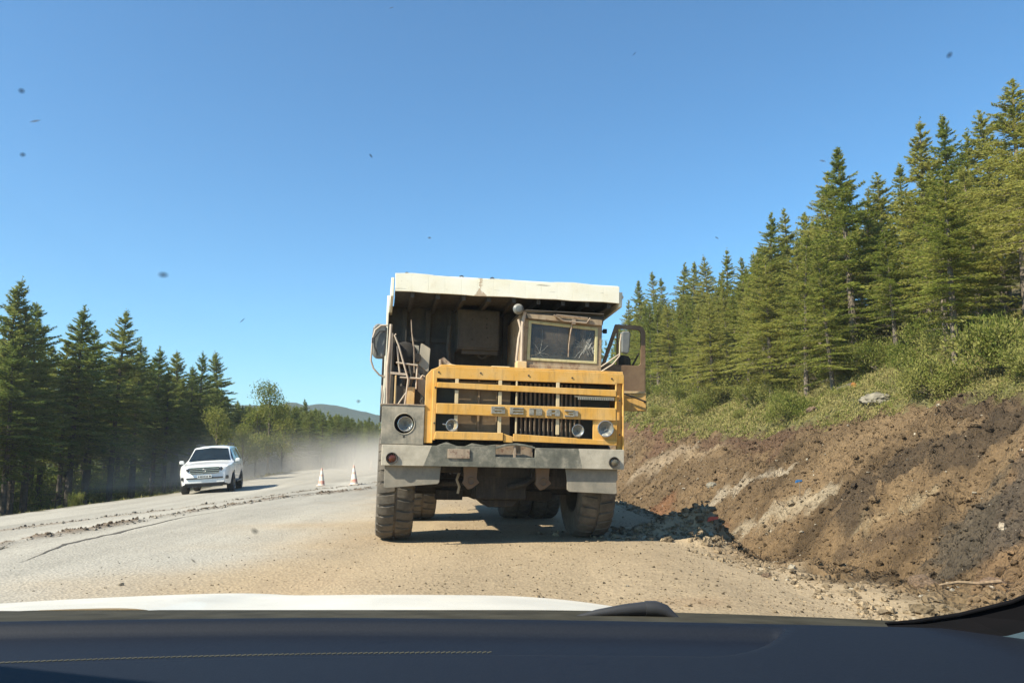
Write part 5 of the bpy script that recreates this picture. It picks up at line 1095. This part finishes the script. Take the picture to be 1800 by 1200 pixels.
def hood(u, v):
    x = -1.1+1.85*u; t = v*1.5; y = rear(x)+t
    z = 1.128-.092*t-.094*t*t-.035*(x+.25)**2-.22*max(0, x+.05)**2
    bulge = 1/(1+math.exp(-(x+.50)/.018))*1/(1+math.exp((x-.38)/.03)); z += -.010*bulge*(1-min(1, t*1.5))+.004*(1-bulge)
    return (x, y, z)
own(grid(hood, 150, 60), 'bonnet', M['hood'], smooth=True)
def dash_plastic():
    m, n, b, L = mat_new('dash_plastic'); a = noise(n, L, 420, 3, .6); a2 = noise(n, L, 5, 5, .6)
    c = ramp(n, L, a2.outputs[0], [(.3, (.0030, .0062, .0150)), (.75, (.0042, .0075, .0155))]).outputs[0]
    L.new(mix(n, L, .25, c, ramp(n, L, a.outputs[0], [(.35, (.003, .005, .008)), (.7, (.014, .018, .025))]).outputs[0]), b.inputs['Base Color']); b.inputs['Roughness'].default_value = .7; b.inputs['Specular IOR Level'].default_value = .25; bump(n, L, a.outputs[0], b, .3, .0006); return m
M['dash'] = dash_plastic(); M['cowl'] = plain('grey_cowl_plastic', (.055, .05, .036), .7, 0, .2, 18); M['trim'] = plain('grey_blue_trim', (.040, .062, .078), .8, 0, .08, 40); M['black'] = plain('black_glass_edge', (.006, .006, .007), 1, 0, .1, 10, bumpy=0)
for k_ in ('black', 'trim', 'cowl'): M[k_].node_tree.nodes['Principled BSDF'].inputs['Specular IOR Level'].default_value = .05
def dfront(x): return .865-.10*abs(x+.2)**1.6
def dash(u, v):
    x = -1.05+1.7*u; yf = dfront(x); y = .30+(yf-.30)*v
    z = 1.170-.05*max(0, .55-y)**1.0
    # long tray along the windscreen, with a rounded right end
    xr = .235-.0*v; e_ = .004
    def S_(t): return 1/(1+math.exp(-max(-60, min(60, t))))
    yin = .722-.18*min(x, .17)**2+(((x-.17)/.1)**2*.09 if x > .17 else 0)
    m_ = S_((y-yin)/.0022)*S_((yf-.016-y)/.003)*S_((.30-x)/.006)
    z -= .014*m_
    return (x, y, z)
own(grid(dash, 260, 130), 'dashboard', M['dash'], smooth=True)
dsh = [o for o in C_.children if o.name.startswith('dashboard')][0]
b = MB(); x = -1.02
while x < -.02: yy = .722-.18*x*x; b.tube([(x, yy-.0035, 1.1706), (x+.0032, yy-.0015, 1.1709)], .0007, 4); x += .0046
own(b, 'seam_stitching', plain('pale_thread', (.07, .068, .05), .8), dsh)
b = MB(); b.prism([(.4, .95), (.4, 1.165), (.30, 1.165), (.30, .9)], -1.05, .65, 'x'); own(b, 'dashboard_lower', M['dash'])
def cowl(u, v): x = -1.1+1.65*u; a = dfront(x)-.01; c = rear(x)+.015; return (x, a+(c-a)*v, 1.1655+(1.1225-1.1655)*v+.003*math.sin(v*3.1)-.02*max(0, x)**1.5)
own(grid(cowl, 60, 8), 'cowl_panel', M['cowl'], smooth=True)

b = MB(); b.tube([(.07, .985, 1.143), (.105, .99, 1.149), (.14, .995, 1.152), (.166, 1.0, 1.153)], [.002, .005, .0075, .0085], 12); b.tube([(.167, 1.0, 1.153), (.180, 1.0, 1.153), (.192, 1.0, 1.150), (.206, .995, 1.142)], [.0095, .0095, .008, .003], 12); own(b, 'wiper', M['black_plastic'], smooth=True)
# windscreen, its black edge, roof, pillars and doors
top_w = [(-.66, .20, 1.76), (.30, .20, 1.76)]
def wsf(u, v):
    xb = -1.05+1.50*u; xt_ = -.72+1.08*u; x = xb+(xt_-xb)*v; y0 = dfront(xb)+.005; y = y0+(.20-y0)*v+.03*math.sin(math.pi*v); return (x, y, 1.150+(1.77-1.150)*v)
wscr = own(grid(wsf, 20, 14), 'windscreen', M['glass_clear'], smooth=True)
inner = [(.395, .845, 1.168), (.42, .835, 1.172), (.455, .81, 1.184), (.487, .775, 1.203), (.512, .74, 1.228), (.535, .69, 1.28), (.50, .45, 1.52), (.385, .21, 1.75)]
outer = [(.395, .825, 1.160), (.44, .80, 1.160), (.50, .76, 1.162), (.55, .72, 1.166), (.60, .68, 1.18), (.62, .62, 1.26), (.57, .42, 1.52), (.45, .18, 1.75)]
b = MB(); n_ = len(inner); fr_ = [.95, .9, .6, .4, .3, .3, .3, .3]; mid = [tuple(p[k]+(q[k]-p[k])*f_ for k in range(3)) for p, q, f_ in zip(inner, outer, fr_)]; b.add(mid+outer, [(i, i+1, n_+i+1, n_+i) for i in range(n_-1)]); own(b, 'pillar_trim', M['trim'], smooth=True); b = MB(); b.add(inner+mid, [(i, i+1, n_+i+1, n_+i) for i in range(n_-1)]); own(b, 'windscreen_edge', M['black'])
b = MB(); b.add(outer+[(p[0]+.12, p[1]-.22, p[2]-.02) for p in outer], [(i, i+1, n_+i+1, n_+i) for i in range(n_-1)]); own(b, 'pillar_inner', M['trim'], smooth=True)
b = MB(); b.tube([(p[0]-.002, p[1]-.002, p[2]+.001) for p in inner], [.001, .002, .002, .002, .002, .002, .002, .002], 8); own(b, 'windscreen_seal', M['black'], smooth=True)
b = MB(); b.tube([(-1.05, .80, 1.15), (-.92, .55, 1.45), (-.74, .20, 1.78)], .022, 8); own(b, 'pillar', M['trim'], smooth=True)
b = MB(); b.box(-.74, .44, -1.6, .20, 1.79, 1.83); own(b, 'roof', M['hood'], bevel=.01); b = MB(); b.box(-.73, .43, -1.6, .19, 1.775, 1.788); own(b, 'roof_lining', M['trim'])  # unseen roof, left edge set so that its shade crosses the dashboard
b = MB(); b.prism([(-1.6, .5), (1.1, .5), (1.1, 1.10), (.8, 1.13), (-1.6, 1.10)], -1.13, -1.07, 'x'); b.prism([(-1.6, .5), (1.1, .5), (1.1, 1.10), (.6, 1.13), (-1.6, 1.10)], .67, .73, 'x'); b.box(-1.1, .7, -1.66, -1.6, .5, 1.3); b.box(-1.1, .7, -1.6, 1.1, .45, .5); own(b, 'body_shell', M['hood'], bevel=.01)
# specks of dirt on the windscreen
def speck_mat():
    m, n, b, L = mat_new('dirt_speck'); n.nodes.remove(b); o = n.nodes['Material Output']; tc = n.nodes.new('ShaderNodeTexCoord'); g = N(n, 'ShaderNodeTexGradient', gradient_type='SPHERICAL'); mp = n.nodes.new('ShaderNodeMapping'); mp.inputs['Scale'].default_value = (1, 1, 1); L.new(tc.outputs['Object'], mp.inputs[0]); L.new(mp.outputs[0], g.inputs[0])
    r_ = ramp(n, L, g.outputs[0], [(.0, (0, 0, 0)), (.55, (.5, .5, .5)), (1, (.75, .75, .75))]); t = n.nodes.new('ShaderNodeBsdfTransparent'); d = n.nodes.new('ShaderNodeBsdfDiffuse'); d.inputs[0].default_value = (.06, .06, .05, 1); ms = n.nodes.new('ShaderNodeMixShader'); L.new(r_.outputs[0], ms.inputs[0]); L.new(t.outputs[0], ms.inputs[1]); L.new(d.outputs[0], ms.inputs[2]); L.new(ms.outputs[0], o.inputs[0]); return m
spk = speck_mat(); disc = MB(); disc.add([(math.cos(k*math.pi/8), 0, math.sin(k*math.pi/8)) for k in range(16)], [tuple(range(16))])
d0 = None
for (px, py, r_, k) in ((287, 483, 5.5, 1), (62, 213, 6, 1), (38, 160, 4.5, .8), (40, 272, 4, .8), (1669, 97, 5, .9), (1446, 283, 4.5, .8), (426, 563, 4.5, .7), (448, 933, 5.5, .8), (688, 14, 4, .7), (652, 274, 3.5, .6), (755, 418, 3.5, .6), (340, 985, 5, .6), (630, 705, 4, .6), (1115, 95, 3.5, .6), (1180, 205, 3, .6), (1260, 418, 3.5, .6)):
    rx, rz_ = sight(px, py); Yd = .62
    for _ in range(20):
        z = EYE+rz_*Yd; v = (z-1.15)/.62; Yd = .868+(.2-.868)*v+.03*math.sin(math.pi*min(1, max(0, v)))-.006
    s_ = r_/1350*Yd*1.9
    if d0 is None: d0 = disc.build('dirt_speck', spk, wscr); o = d0
    else: o = d0.copy(); col.objects.link(o); o.parent = wscr
    o.location = (rx*Yd+.2, Yd-1.0, EYE+rz_*Yd); o.rotation_euler = (R(-45), 0, px*.1); o.scale = (s_*k, s_, s_*.8)

# ---------------------------------------------------------------- dusty air round everything
hm = bpy.data.materials.new('hazy_air'); hm.use_nodes = True; hn = hm.node_tree; hn.nodes.clear()
ho = hn.nodes.new('ShaderNodeOutputMaterial'); hv = hn.nodes.new('ShaderNodeVolumePrincipled'); hv.inputs['Color'].default_value = (.80, .88, .95, 1); hv.inputs['Density'].default_value = .0005; hv.inputs['Anisotropy'].default_value = .2
hn.links.new(hv.outputs[0], ho.inputs['Volume'])
b = MB(); b.box(-1000, 1000, -120, 1000, -14, 75); tag(b.build('haze', hm, None), kind='stuff')
